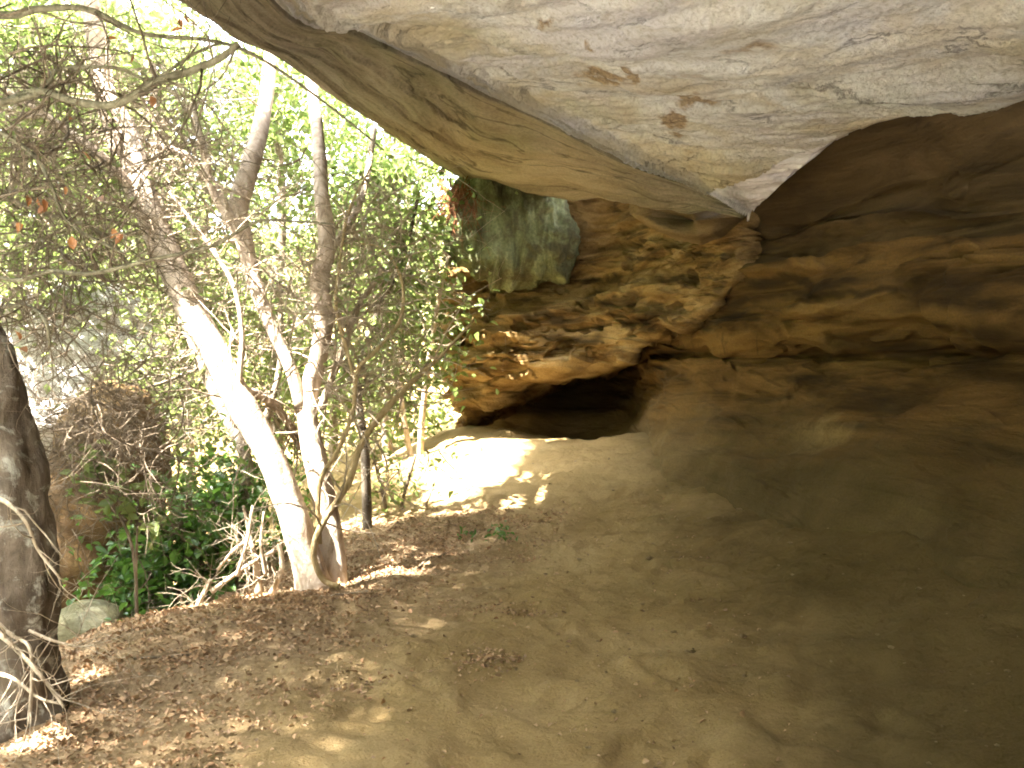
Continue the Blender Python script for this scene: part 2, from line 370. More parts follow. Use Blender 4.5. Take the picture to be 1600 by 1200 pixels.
M_twig_dk = mat_bark('brown_twig_bark', (.075, .056, .038), (.16, .125, .088), (.26, .21, .155), fine=2)
M_branch = mat_bark('mossy_branch_bark', (.085, .075, .05), (.17, .155, .105), (.27, .25, .18), fine=2)
M_vine = mat_bark('vine_bark', (.24, .18, .09), (.40, .31, .17), (.50, .41, .26), fine=2)
GREENS = [(.055, .08, .025), (.095, .135, .042), (.145, .19, .062), (.22, .27, .095), (.12, .145, .05)]
M_leaf = mat_leaf('sunlit_leaf', GREENS, (.26, .37, .09))
M_leaf_dk = mat_leaf('glossy_leaf', [(.03, .075, .02), (.05, .115, .028), (.075, .15, .03), (.10, .19, .05)], (.2, .4, .05), .35, .3)
M_leaf_far = mat_leaf('olive_leaf', [(.06, .085, .03), (.09, .12, .04), (.14, .17, .06), (.20, .24, .09), (.12, .12, .05)], (.3, .42, .1))
M_leaf_dead = mat_leaf('dead_leaf', [(.16, .07, .03), (.26, .11, .045), (.34, .17, .07), (.22, .10, .05)], (.5, .2, .06), .3)
M_litter = mat_leaf('leaf_litter_blade', [(.17, .105, .06), (.27, .175, .10), (.35, .23, .13), (.42, .285, .165), (.40, .27, .155), (.33, .18, .09), (.22, .155, .10)], (.3, .2, .1), .0, .7)
M_chip = mat_wall('sandstone_chip', [(.08, .055, .025), (.16, .115, .06), (.24, .18, .10), (.32, .25, .16)], .3, .5, False, (4, 4, 4))
M_roots = mat_bark('rusty_root', (.08, .03, .015), (.20, .08, .035), (.30, .14, .07), fine=2)

# ---------------------------------------------------------------- ground
G = np.array([(0, 0, 0), (0, 3.5, 0), (-1, 2, 0), (-2.15, 4.3, .02), (-1.3, 6.6, 0), (-2.5, 5.4, .0), (-2.15, 5.95, .0), (-.7, 9, .16), (.5, 8.5, .16),
              (-.5, 12.5, .72), (.5, 14, .36), (1, 13, .42), (.9, 12, .54), (1.46, 11.5, .66), (-2.1, 13, .04), (-.88, 11, .43), (0, 10.5, .42), (2.47, 5.7, .46), (2.27, 6.8, .42), (1.95, 7.9, .39), (1.72, 8.9, .42), (1.5, 9.9, .52),
              (2.6, 4.9, .45), (1.2, 6, .08), (1.2, 4, .05), (2.0, 3.6, .16), (3, 3, .42), (3.2, 0, .4), (3, -4, .4), (0, -4, -.1), (-2.2, 0, -.05), (-2.6, 2.5, -.03),
              (-4, 6, -1.0), (-3.5, 7.4, -1.0), (-5, 4, -1.2), (-6, 8, -1.4), (-2.6, 8, -.35), (-2.3, 9.5, -.15), (-3, 11, -.3), (-5, 12, -.8), (-4, 15, -.2), (-8, 6, -.9),
              (-9, 12, .2), (-12, 8, 1.0), (-10, 20, 2), (-3, 20, .8), (0, 20, 1.7), (0, 15.5, .42), (-8, 0, -.6), (-8, -6, 0), (-15, 0, 1), (3, 15, 1), (5, 8, .8), (6, 0, .8), (5, 20, 2), (-4, 0, -.35), (-5, -4, -.2), (-16, 20, 5), (-6, 26, 4.5), (3, 26, 4.5), (-20, 10, 4)], float)
def _tps(d): return d*d*np.log(d+1e-9)
_n = len(G); _A = np.zeros((_n+3, _n+3)); _A[:_n, :_n] = _tps(np.linalg.norm(G[:, None, :2]-G[None, :, :2], axis=-1))+np.eye(_n)*.02
_A[:_n, _n] = 1; _A[:_n, _n+1:] = G[:, :2]; _A[_n, :_n] = 1; _A[_n+1:, :_n] = G[:, :2].T
_w = np.linalg.solve(_A, np.concatenate([G[:, 2], [0, 0, 0]]))
def gz0(x, y):
    x = np.asarray(x, float); y = np.asarray(y, float); sh = x.shape; x = x.ravel(); y = y.ravel(); out = np.zeros(len(x))
    for a in range(0, len(x), 40000):
        s = slice(a, a+40000); d = np.hypot(x[s, None]-G[None, :, 0], y[s, None]-G[None, :, 1])
        out[s] = _tps(d)@_w[:_n]+_w[_n]+x[s]*_w[_n+1]+y[s]*_w[_n+2]
    far = sstep(14, 30, np.hypot(x, y-4)); out = np.clip(out, -2, 7)*(1-far)+5.0*far
    return out.reshape(sh)
FOOT = np.column_stack([rng.uniform(-1.2, 1.6, 60), rng.uniform(3.2, 9, 60), rng.uniform(0, 6.28, 60), rng.uniform(.012, .03, 60)])
def gz(x, y):
    z = gz0(x, y); p = np.stack([x, y, 0*np.asarray(x)], -1)
    near = 1-sstep(9, 16, np.hypot(x, np.asarray(y)-4))
    z = z+(.045*fbm(p*.9, 3)+.034*fbm(p*2.6+5, 3)+.013*fbm(p*8, 3)+.012*ridge(p*np.array([3.2, 2.2, 1]), 2)*sstep(-3, 1, x))*near+.12*fbm(p*.5, 3)*(1-near)
    for fx, fy, th, dp in FOOT:
        dx = (x-fx)*math.cos(th)+(y-fy)*math.sin(th); dy = -(x-fx)*math.sin(th)+(y-fy)*math.cos(th)
        q = (dx/.16)**2+(dy/.065)**2
        z = z-dp*np.exp(-q*1.2)+dp*.6*np.exp(-(np.sqrt(q)-1.5)**2*4)
    return z
def axis(lo, hi, st, far):
    a = np.arange(lo, hi+1e-6, st); g = [st]; l = [lo]; h = [hi]
    while h[-1] < far: g.append(g[-1]*1.16); h.append(h[-1]+g[-1])
    s = st
    while l[-1] > -far: s *= 1.16; l.append(l[-1]-s)
    return np.concatenate([np.array(l[1:])[::-1], a, np.array(h[1:])])
gx = axis(-3.4, 3.2, .03, 320); gy = axis(2.8, 13.5, .035, 320)
X, Y = np.meshgrid(gx, gy); Z = gz(X, Y)
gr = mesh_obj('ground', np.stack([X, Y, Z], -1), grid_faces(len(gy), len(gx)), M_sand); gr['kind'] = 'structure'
HX = None

# ---------------------------------------------------------------- rock overhang
def A3(*p): return np.array(p, float)
O = [A3(-3.3, -7, 4.3), A3(-3.0, -2, 4.2), A3(-2.7, 2.5, 4.08), P(285, 0, 6.4), P(470, 112, 8), P(600, 197, 10), P(742, 283, 13), P(880, 303, 11.5), P(1050, 322, 9.5), P(1166, 332, 8.05)]
C = [A3(-1.8, -7, 3.8), A3(-1.6, -2, 3.78), A3(-1.5, 2.5, 3.8), P(430, 0, 6), P(540, 40, 6.6), P(640, 88, 7), P(750, 140, 7.6), P(860, 190, 8), P(1000, 258, 8.2), P(1170, 328, 8.0)]
I = [A3(3.4, -7, 3.0), A3(3.3, -2, 2.95), A3(3.0, 2.5, 2.95), P(1600, 155, 5), P(1530, 162, 5.3), P(1450, 172, 5.7), P(1390, 184, 6.0), P(1338, 201, 6.3), P(1258, 262, 7.1), P(1174, 329, 8.0)]
over = thing('rock_overhang', 'huge pale crusted sandstone overhang forming the roof above the sandy path', 'rock overhang', (0, 4, 3.5))
tcx = np.concatenate([np.linspace(0, 2, 30, endpoint=False), np.linspace(2, 9, 460)])
def bed_uv(p):
    # bedding runs with the split at the outer side and slants across the middle of the roof
    ds = arc_uv(p)[..., 1]; m = sstep(.0, .35, ds); e = np.array([.62, -.78])
    u = p[..., 0]*e[0]+p[..., 1]*e[1]; v = p[..., 0]*.78+p[..., 1]*.62
    c = p[:1, :, 0]*.78+p[:1, :, 1]*.62
    return np.stack([u, (ds*1.2+c*.25)*(1-m)+v*m], -1)
# underside
up = lambda L, dz, dx=0, dy=0: [p+A3(dx, dy, dz) for p in L]
mid = lambda a, b, f, dz: [p*(1-f)+q*f+A3(0, 0, dz*min(1, np.linalg.norm(p-q)/3)) for p, q in zip(a, b)]
und = surf([C, mid(C, I, .3, .05), mid(C, I, .65, -.02), I], 300, 490, tc=tcx)
n = normals(und); n = np.where((n[..., 2:] > 0), -n, n)
uv = bed_uv(und)
w = np.clip(np.arange(300)/12., 0, 1)[:, None]; w = np.minimum(w, w[::-1])
uvq = np.concatenate([uv*np.array([.5, 1.8]), np.zeros(uv.shape[:2]+(1,))], -1)
d = .085*fbm(und*.7, 2)+.030*fbm(uvq*np.array([.7, 1.5, 1]), 4)+.006*ridge(uvq*np.array([1.2, 3, 1.])+4, 3)+.016*fbm(und*5, 3)
lay = fbm(uvq*np.array([.45, 1.0, 1])+8, 5)                              # thin flaking plates: small steps
d = d+.022*sstep(-.012, .012, lay)+.018*sstep(.20, .22, lay)+.018*sstep(-.25, -.23, lay)
lay2 = fbm(uvq*np.array([.9, 2.0, 1])+31, 5); d = d+.012*sstep(-.012, .012, lay2)+.012*sstep(.17, .19, lay2)+.010*sstep(-.2, -.18, lay2)
# the split running from the tip up along the inner edge
I_ = np.array([P(1110, 302, 7.9), P(1200, 255, 7.3), P(1280, 222, 6.65), P(1338, 205, 6.35)])
und = und+n*(d*(.25+.75*w))[..., None]
x_ = 0
edge_up = und[-1:]+np.linspace(.02, .5, 10)[:, None, None]*np.array([.15, .25, 1.])
und2 = np.concatenate([und, edge_up]); uv2 = bed_uv(und2)
fx, fy = to_photo(und2); ff = grid_faces(*und2.shape[:2])
KX = np.array([1085, 1120, 1180, 1240, 1290, 1345]); KY = np.array([318, 296, 279, 243, 227, 200])
kd = fy-np.interp(fx, KX, KY+0.)-3*fbm(und2*7, 3); ins = (kd > 0) & (fx > 1085) & (fx < 1345) & (fy < 345)
und2 = und2+np.where(ins, .035+.0*kd, 0)[..., None]*np.array([0, .35, 1.])
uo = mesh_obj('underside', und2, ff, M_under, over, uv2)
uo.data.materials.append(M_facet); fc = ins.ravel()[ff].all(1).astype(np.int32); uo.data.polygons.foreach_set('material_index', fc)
attr(uo, 'rust', blobs(fx+22*fbm(und2*5, 4), fy+16*fbm(und2*5+9, 4), [(945, 120, 34, 12, 1), (985, 118, 16, 18, 1), (1085, 160, 34, 14, 1), (1052, 190, 18, 20, 1), (850, 35, 14, 14, .8), (915, 72, 12, 12, .8), (1180, 75, 60, 9, .7), (1085, 235, 30, 14, .55), (1120, 262, 30, 10, .5)]))
attr(uo, 'ochre', blobs(fx+30*fbm(und2*3, 4), fy+22*fbm(und2*3+9, 4), [(680, 60, 70, 45, .9), (600, 20, 60, 25, .8), (800, 170, 90, 40, .9), (930, 225, 90, 25, .9), (1080, 290, 60, 22, .8), (1250, 80, 150, 20, .6), (1430, 40, 120, 20, .6)]))
# facet below the split at the tip: a thin grey-lilac plate
# lip
Cl = up(C, -.045); Cl[-1] = C[-1]+A3(0, 0, -.01)
lip = surf([O, mid(O, Cl, .25, -.10), mid(O, Cl, .6, -.08), Cl], 130, 490, tc=tcx)
n = normals(lip); n = np.where((n[..., 2:] > 0), -n, n); uv = loft_uv(lip, 1.5)
uvq = np.concatenate([uv*np.array([.4, 2.2]), np.zeros(uv.shape[:2]+(1,))], -1)
d = .06*fbm(lip*.9, 3)+.03*fbm(uvq*2, 4)+.02*sstep(-.02, .02, fbm(uvq*np.array([.7, 1.6, 1])+3, 3))
rf = np.linspace(0, 1, 130)[:, None]+.035*fbm(uvq*np.array([1.2, .6, 1]), 4)
d = d-.030*sstep(.80, .815, rf)-.022*sstep(.60, .612, rf)*sstep(-.3, .1, fbm(uvq*.6, 2))-.018*sstep(.36, .37, rf)*sstep(-.1, .2, fbm(uvq*.6+7, 2))
lip = lip+n*(d*np.clip(np.arange(130)[::-1]/14., .3, 1)[:, None])[..., None]
top = lip[-1:]+np.linspace(.01, .4, 6)[:, None, None]*np.array([0, 0, 1.])
O_ = lip[:1]
colw = np.linspace(0, 9, 490)[None, :, None]*0+tcx[None, :, None]
fmask = sstep(5.6, 6.6, colw)
outs = []
for k, (a, b) in enumerate([((16, 0, 8), (16, 6, 8)), ((5, .6, 4.8), (5, 5, 5)), ((2., .4, 2.6), (1.5, 3.2, 2.8)), ((.8, .2, 1.2), (.6, 1.7, 1.3)), ((.2, .05, .4), (.15, .6, .45)), ((.03, 0, .08), (.03, .1, .08))]):
    q = O_+np.array(a)*(1-fmask)+np.array(b)*fmask
    outs.append(q+.2*fbm(q*1.1, 3)[..., None]*np.array([0, 0, 1.])*(0 if k > 3 else 1))
lipf = np.concatenate(outs+[lip, top]); uvl = loft_uv(lipf, 1.65)
mesh_obj('lip', lipf, grid_faces(*lipf.shape[:2]), M_lip, over, uvl)

# ---------------------------------------------------------------- cave wall
def colp(px, rows): return [P(px, py, Yy) if not isinstance(px, (list, tuple)) else None for py, Yy in rows]
W = [
 colp(735, [(330, 17), (420, 17), (460, 17), (500, 17), (530, 17), (560, 17), (590, 16.8), (620, 16.5), (645, 16), (720, 15.5)]),
 colp(845, [(330, 16), (420, 16), (460, 16), (500, 16), (530, 16), (560, 16), (590, 15.6), (620, 15), (650, 14.2), (720, 13.4)]),
 colp(965, [(330, 13.5), (420, 13.6), (460, 13.6), (500, 13.6), (535, 13.5), (570, 14.6), (605, 14.4), (640, 13.7), (676, 12.7), (750, 12.0)]),
 colp(1030, [(325, 11.8), (400, 12), (440, 12), (480, 11.9), (520, 11.9), (560, 11.8), (610, 11.2), (660, 10.6), (715, 9.9), (800, 9.3)]),
 colp(1090, [(325, 10.5), (385, 10.9), (430, 10.9), (480, 10.7), (520, 10.7), (556, 10.9), (610, 10.3), (680, 9.6), (755, 8.9), (850, 8.3)]),
 colp(1170, [(290, 9.0), (350, 9.6), (400, 9.8), (460, 9.6), (515, 9.5), (556, 9.9), (620, 9.3), (700, 8.6), (785, 7.9), (880, 7.3)]),
 colp(1300, [(205, 7.5), (270, 8.3), (345, 8.8), (430, 8.5), (500, 8.3), (556, 8.8), (630, 8.2), (720, 7.5), (815, 6.8), (920, 6.2)]),
 colp(1450, [(140, 6.7), (220, 7.2), (320, 7.7), (410, 7.5), (490, 7.3), (553, 7.8), (630, 7.2), (740, 6.4), (855, 5.7), (980, 5.2)]),
 colp(1600, [(110, 6.0), (200, 6.3), (320, 6.8), (410, 6.7), (490, 6.5), (548, 7.0), (640, 6.3), (770, 5.5), (895, 4.9), (1030, 4.4)])]
PROF = [(.4, 3.6), (1.3, 3.15), (1.7, 2.7), (1.55, 2.3), (1.3, 2), (1.65, 1.62), (1.2, 1.3), (.6, .85), (0, .4), (-.35, -.1)]
for cx, cy_, nx_, ny_, tz in [(3.05, 3.6, 1, .1, 0), (3.0, 1.0, 1, -.1, 0), (2.6, -1.2, .9, -.45, .2), (1.6, -2.8, .6, -.8, .5), (.2, -3.6, .1, -1, .7), (-1.3, -3.7, -.1, -1, .9)]:
    W.append([A3(cx+nx_*r, cy_+ny_*r, z+tz*max(0, (z-2)/1.6)) for r, z in PROF])  # unseen stretch, bent in behind the camera to keep light off the right floor
Wc = np.array(W).transpose(1, 0, 2)
tcw = np.concatenate([np.linspace(0, 8, 560, endpoint=False), np.linspace(8, 14, 80)])
wl = surf(Wc, 330, len(tcw), tc=tcw)
n = normals(wl); n = np.where(((n*(CAM-wl)).sum(-1, keepdims=True) < 0), -n, n)
q = wl*np.array([.55, .55, 2.6])
row = np.linspace(0, 9, 330)[:, None]
d = .10*fbm(wl*np.array([.7, .7, .9]), 3)+.11*fbm(q*.9+2, 4)*sstep(0, 2, row)+.035*ridge(q*1.6, 3)*sstep(1, 3, row)*(1-.7*sstep(5.6, 6.5, row))
l2 = fbm(wl*np.array([.45, .45, 3.2])+np.array([3, 1, 0])+.12*fbm(wl*1.5, 2)[..., None], 3)
d = d+(.075*sstep(-.03, .04, l2)+.05*sstep(.2, .26, l2))*sstep(.8, 2.2, row)*(1-.75*sstep(5.2, 6.2, row))
d = d-.10*np.exp(-((row-5)/.10)**2)*sstep(4.5, 7, tcw)[None]           # the long crack at eye height
wl = wl+n*d[..., None]
mesh_obj_wall = thing('cave_wall', 'dark ochre sandstone back wall of the cave with ledges and a long crack', 'rock wall', (2.5, 8, .4))
k1 = 95
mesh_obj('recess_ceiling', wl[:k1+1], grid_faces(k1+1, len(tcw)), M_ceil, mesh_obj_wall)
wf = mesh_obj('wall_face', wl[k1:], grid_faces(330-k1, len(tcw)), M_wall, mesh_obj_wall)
wv = wl[k1:]; wx, wy = to_photo(wv); ok = (wv[..., 1] > 3.5); ax = wx+30*fbm(wv*1.8, 4); ay = wy+14*fbm(wv*1.8+5, 4)
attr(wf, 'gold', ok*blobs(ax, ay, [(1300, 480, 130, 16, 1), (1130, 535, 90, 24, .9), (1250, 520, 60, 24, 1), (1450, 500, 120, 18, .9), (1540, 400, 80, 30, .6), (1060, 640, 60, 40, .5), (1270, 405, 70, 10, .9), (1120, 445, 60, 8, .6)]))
drip = sum(k*np.exp(-((wx+4*fbm(wv*6, 2)-x0-(wy-540)*sl)/2.4)**2)*sstep(y0-8, y0+6, wy)*(1-sstep(y1-8, y1+4, wy)) for x0, sl, y0, y1, k in [(1082, .12, 512, 566, .9), (1092, .1, 520, 560, .7), (1131, .05, 516, 558, 1), (1136, .1, 530, 562, .8), (1184, .08, 518, 560, 1)])
attr(wf, 'stain', ok*np.maximum(drip*.55, blobs(ax, ay, [(1250, 440, 130, 10, 1), (1360, 460, 90, 9, .9), (1490, 440, 40, 12, .9), (1430, 548, 90, 12, 1), (1560, 520, 60, 18, .9), (1330, 556, 60, 5, .8), (1230, 375, 120, 12, .8), (1420, 370, 140, 10, .8), (1130, 410, 60, 8, .8), (1500, 700, 140, 50, .5), (1150, 470, 30, 9, .9)])))

# ---------------------------------------------------------------- orange ledge over the low hollow
LG = [
 [(735, 290, 16), (725, 430, 16), (715, 500, 16), (715, 560, 15.7), (740, 650, 15.4), (760, 650, 15.8), (770, 655, 16.5)],
 [(712, 290, 13.1), (703, 430, 12.95), (690, 500, 12.8), (692, 570, 12.7), (730, 662, 12.7), (748, 655, 13.4), (775, 645, 15.5)],
 [(745, 290, 12.9), (738, 435, 12.6), (735, 500, 12.3), (735, 570, 12.2), (752, 628, 12.3), (762, 640, 13), (795, 635, 15.5)],
 [(800, 290, 12.8), (800, 445, 12.5), (800, 500, 12.1), (800, 560, 12.0), (800, 598, 12.2), (812, 612, 13), (825, 618, 15.5)],
 [(870, 290, 12.6), (870, 445, 12.3), (870, 490, 11.9), (870, 550, 11.8), (870, 580, 12), (875, 588, 12.9), (880, 605, 17)],
 [(930, 295, 12.4), (930, 420, 12.2), (930, 480, 11.7), (930, 530, 11.6), (930, 552, 11.8), (932, 575, 12.6), (935, 585, 17)],
 [(985, 300, 12.0), (985, 400, 11.8), (985, 470, 11.3), (985, 530, 11.2), (985, 553, 11.4), (985, 550, 12.2), (985, 570, 16.5)],
 [(1060, 308, 11.2), (1060, 385, 11.0), (1060, 430, 10.6), (1060, 475, 10.5), (1060, 503, 10.6), (1062, 510, 11.2), (1065, 518, 14)],
 [(1110, 315, 10.3), (1110, 374, 10.25), (1110, 410, 10.0), (1110, 445, 9.95), (1112, 474, 10.05), (1115, 478, 10.6), (1120, 490, 11.4)],
 [(1165, 318, 9.55), (1165, 355, 9.5), (1165, 385, 9.5), (1165, 405, 9.5), (1165, 428, 9.6), (1168, 430, 9.9), (1172, 440, 10.3)],
 [(1215, 310, 9.6), (1215, 345, 9.7), (1215, 365, 9.8), (1215, 380, 9.8), (1215, 394, 9.8), (1217, 396, 9.9), (1220, 402, 10.1)]]
LGc = np.array([[P(*p) for p in c] for c in LG]).transpose(1, 0, 2)
tr = np.concatenate([np.linspace(0, 4, 230, endpoint=False), np.linspace(4, 6, 60)])
lg = surf(LGc, len(tr), 420, tr=tr)
n = normals(lg); n = np.where(((n*(CAM-lg)).sum(-1, keepdims=True) < 0), -n, n)
q = lg*np.array([1.1, 1.1, 3.0])
d = .05*fbm(lg*.8, 3)+.022*fbm(q*np.array([.6, .6, 1.3]), 4)+.012*ridge(q*np.array([.6, .6, 1.8])+3, 4)
l3 = fbm(lg*np.array([.55, .55, 4.2])+5, 4); d = d+.05*sstep(-.015, .015, l3)+.035*sstep(.20, .225, l3)+.03*sstep(-.24, -.22, l3)+.03*sstep(-.01, .01, fbm(lg*np.array([1.1, 1.1, 6])+25, 4))
hol = fbm(lg*np.array([2.2, 2.2, 4.5])+11, 3); d = d-.12*sstep(.28, .40, hol)*sstep(.6, 1.2, tr)[:, None]*(1-sstep(3.4, 3.9, tr))[:, None]
lg = lg+n*d[..., None]
lgo = mesh_obj('rock_ledge', lg, grid_faces(*lg.shape[:2]), M_ledge)
lx, ly = to_photo(lg); wx = lx+26*fbm(lg*2.4, 4); wy = ly+14*fbm(lg*2.4+5, 4)
attr(lgo, 'stain', blobs(wx, wy, [(860, 500, 60, 10, 1), (960, 470, 50, 12, 1), (900, 530, 70, 12, .9), (1000, 500, 40, 16, .9), (820, 470, 40, 6, .7), (1060, 440, 50, 8, .9), (950, 440, 60, 6, .8), (760, 520, 20, 10, .5), (1100, 400, 40, 6, .8)]))
attr(lgo, 'gold', blobs(wx, wy, [(745, 560, 40, 26, 1), (790, 455, 60, 12, .8), (900, 575, 90, 14, 1), (1000, 540, 40, 14, .8), (1090, 470, 30, 12, .8), (750, 600, 30, 20, .9)]))
tag(lgo, 'weathered orange sandstone ledge jutting over the low black hollow at the path end', 'rock ledge')

# ---------------------------------------------------------------- green lichen block
OUT = [(738, 268), (705, 310), (690, 370), (703, 415), (735, 436), (757, 438), (768, 457), (815, 452), (860, 440), (890, 441), (903, 405), (908, 365), (893, 325), (872, 296), (820, 268), (780, 255)]
cc = np.array([800, 356.]); o2 = np.array(OUT, float)
th = np.linspace(0, len(OUT), 220, endpoint=False); oc = lin(np.concatenate([o2, o2[:1]]), th)
K = 70; sec = np.linspace(0, np.pi, K)                                  # front pole to back pole
V = []
for a in sec:
    rr = np.sin(a)**.55; dep = np.cos(a)
    dep = np.sign(dep)*abs(dep)**.8
    V.append([P(*(cc+(p-cc)*rr), 12.05-dep*.42) for p in oc])
V = np.array(V); cen = P(cc[0], cc[1], 12.05); nn = nrm(V-cen)
s1 = V@np.array([1., .3, .22])
d = .10*fbm(V*2.0, 5)+.07*(ridge(np.stack([s1*2.2, V[..., 1]*.6, V[..., 2]*.5], -1), 3)-1)+.045*fbm(V*6, 4)
d = d*np.minimum(1, np.sin(sec)*2+.1)[:, None]
V = V+nn*d[..., None]
a = np.arange(K*220).reshape(K, 220); nx = np.roll(a, -1, 1)
f = np.stack([a[:-1], nx[:-1], nx[1:], a[1:]], -1).reshape(-1, 4)
gb = mesh_obj('lichen_rock', V, f, M_lichen)
tag(gb, 'rounded rock block furred with green lichen, wedged under the overhang lip', 'rock')
WED = np.array([(985, 318), (1075, 326), (1168, 326), (1172, 336), (1150, 352), (1125, 372), (1095, 381), (1055, 372), (1012, 352), (985, 335)], float)
wc = lin(np.concatenate([WED, WED[:1]]), np.linspace(0, len(WED), 120, endpoint=False)); V = []
for a_ in np.linspace(0, np.pi, 50):
    rr_ = np.sin(a_)**.35; V.append([P(*(np.array([1085, 345.])+(p-np.array([1085, 345.]))*rr_), 9.75-math.copysign(abs(math.cos(a_))**.8, math.cos(a_))*.55-(p[0]-1085)*.004) for p in wc])
V = np.array(V); V = V+nrm(V-V.mean((0, 1)))*(.025*fbm(V*3, 4)+.012*fbm(V*9, 3))[..., None]
a = np.arange(50*120).reshape(50, 120); nx = np.roll(a, -1, 1)
mesh_obj('wedge_slab', V, np.stack([a[:-1], nx[:-1], nx[1:], a[1:]], -1).reshape(-1, 4), M_lip2, over)
# dry roots hanging on its left flank
st = np.array([P(rng.uniform(690, 745), rng.uniform(272, 330), rng.uniform(11.6, 12.0)) for _ in range(150)])
rp, rr = grow(st, np.column_stack([rng.normal(-.25, .35, 150), rng.normal(-.3, .3, 150), -np.ones(150)*.8]), rng.uniform(.25, .75, 150), np.full(150, .006), 8, .5, -.5, .5)
r2, rr2 = spawn(rp, rr, 380, lf=(.2, .5), K=5, wob=.5)
v, f = join([tubes(rp, rr, 4), tubes(r2, rr2, 3)])
ro = mesh_obj('dangling_root_mat', v, f, M_roots); tag(ro, 'rusty red mat of dry roots hanging over the flank of the green lichen rock', 'root mat')

# ---------------------------------------------------------------- boulders on the far bank
def boulder(name, c, r, mat, label, seed, sq=.75, amp=.22):
    n1, n2 = 90, 140
    a = np.linspace(0, np.pi, n1)[:, None]; b = np.linspace(0, 2*np.pi, n2, endpoint=False)[None]
    s = np.stack([np.sin(a)*np.cos(b), np.sin(a)*np.sin(b), np.cos(a)+0*b], -1)
    s = np.sign(s)*np.abs(s)**sq
    v = s*np.array(r); p = v*1.1+seed
    v = v+nrm(s)*(amp*fbm(p*1.0, 4)+.06*sstep(-.05, .05, fbm(p*np.array([.6, .6, 2.5]), 3))+.03*fbm(p*5, 3))[..., None]*min(r)
    a = np.arange(n1*n2).reshape(n1, n2); nx = np.roll(a, -1, 1)
    o = mesh_obj(name, v, np.stack([a[:-1], a[1:], nx[1:], nx[:-1]], -1).reshape(-1, 4), mat)
    o.location = Vector([float(x) for x in c]); return tag(o, label, 'boulder')
boulder('boulder', P(138, 800, 7.6)+A3(0, .5, -.1), (.40, .6, 1.1), M_boulder, 'tall ochre sandstone boulder behind the dark leaning trunk, draped in dry twigs', 3.)
boulder('boulder', P(95, 560, 9.8)+A3(-.2, .4, -.5), (1.0, .9, 1.2), M_pale, 'pale sunlit rock standing behind the ochre boulder', 8.)
boulder('boulder', P(128, 965, 6.7)+A3(0, .2, -.28), (.24, .26, .27), M_moss, 'small mossy tan stone at the foot of the ochre boulder', 13., .6, .5)
boulder('boulder', P(580, 760, 14.5)+A3(0, .5, -.4), (1.1, .8, .55), M_pale, 'low pale stone beside the sunlit bend of the path', 23.)

# ---------------------------------------------------------------- trees
# openings in the canopy through which the sun reaches the trunks and the litter
PATCH = [(740, 740, 10.2, .55), (710, 705, 11.2, .55), (790, 705, 11.2, .45), (700, 775, 9.5, .35), (640, 735, 12.6, .5), (590, 735, 13.2, .5), (820, 735, 10.4, .4)]
def lit_gap(p, tgt, rad):
    t = tgt-p; s = (t@SUN)[:, None]; return np.linalg.norm(t-s*SUN, axis=1) < rad
GAPS = [(440, 772, 6.6, .20), (432, 735, 6.6, .26), (405, 680, 6.6, .26), (372, 625, 6.65, .2), (505, 705, 6.8, .16), (485, 645, 6.85, .15), (335, 560, 6.7, .10), (490, 585, 6.9, .10),
        (270, 955, 5.9, .16), (385, 895, 6.5, .2), (60, 1160, 3.9, .07), (300, 930, 6.2, .16), (150, 1060, 4.6, .05), (440, 480, 6.9, .16), (340, 420, 6.8, .16), (650, 400, 11.5, .6), (620, 320, 11.6, .7), (640, 560, 11.5, .5), (585, 400, 9, .55), (560, 520, 8.9, .5), (200, 190, 6.9, .2)]
def clear(pr):
    p, r = pr; bad = np.zeros(len(p), bool)
    for px, py, Yy, rad in GAPS[:8]+GAPS[9:10]+PATCH:
        t = P(px, py, Yy)-p; s = t@SUN; d = np.linalg.norm(t-s[..., None]*SUN, axis=-1)
        bad |= ((d < rad*.75) & (s < -.28)).any(1)
    ex = np.interp(p[..., 1], EDGE[:, 1], EDGE[:, 0])                  # nothing grows through the rock
    bad |= ((p[..., 0] > -.275*p[..., 1]) & (p[..., 2] > 2.3) & (p[..., 1] < 5.2)).any(1)
    bad |= ((p[..., 0] > ex-.06) & (p[..., 2] > 3.15) & (p[..., 1] < 13)).any(1)
    return p[~bad], r[~bad]
EDGE = np.array(O[:7])
def trunk_mesh(ctrl, n=90, S=22, bump=.10):
    p, r = path(ctrl, n); return tubes(p, r, S, bump)
# the leaning twin-trunk tree
base = P(505, 925, 6.7)
twin = thing('twin_trunk_tree', 'pale twin-trunked tree leaning over the path edge, lower trunks in full sun', 'tree', (base[0], base[1], gz(base[0], base[1])))
TA = [(506, 968, 104, 6.64), (495, 930, 66, 6.6), (476, 865, 48, 6.6), (454, 790, 45, 6.6), (415, 700, 43, 6.6), (368, 615, 44, 6.65), (330, 540, 43, 6.7), (292, 470, 44, 6.8), (255, 385, 43, 6.9), (218, 300, 41, 7.0), (186, 220, 38, 7.1), (165, 150, 34, 7.2), (150, 60, 31, 7.3), (128, -80, 24, 7.5), (110, -260, 18, 7.7)]
TB = [(526, 965, 78, 6.7), (523, 915, 48, 6.72), (514, 820, 40, 6.8), (498, 740, 38, 6.8), (481, 665, 35, 6.85), (484, 610, 33, 6.9), (497, 560, 29, 6.9), (506, 500, 31, 6.95), (499, 440, 30, 7.0), (511, 380, 27, 7.0), (502, 300, 23, 7.2), (498, 230, 20, 7.7), (488, 140, 18, 8.6), (470, 20, 15, 9.6), (460, -120, 10, 10.5)]
v, f = trunk_mesh(TA); mesh_obj('trunk', v, f, M_bark, twin)
v, f = trunk_mesh(TB); mesh_obj('trunk', v, f, M_bark, twin)
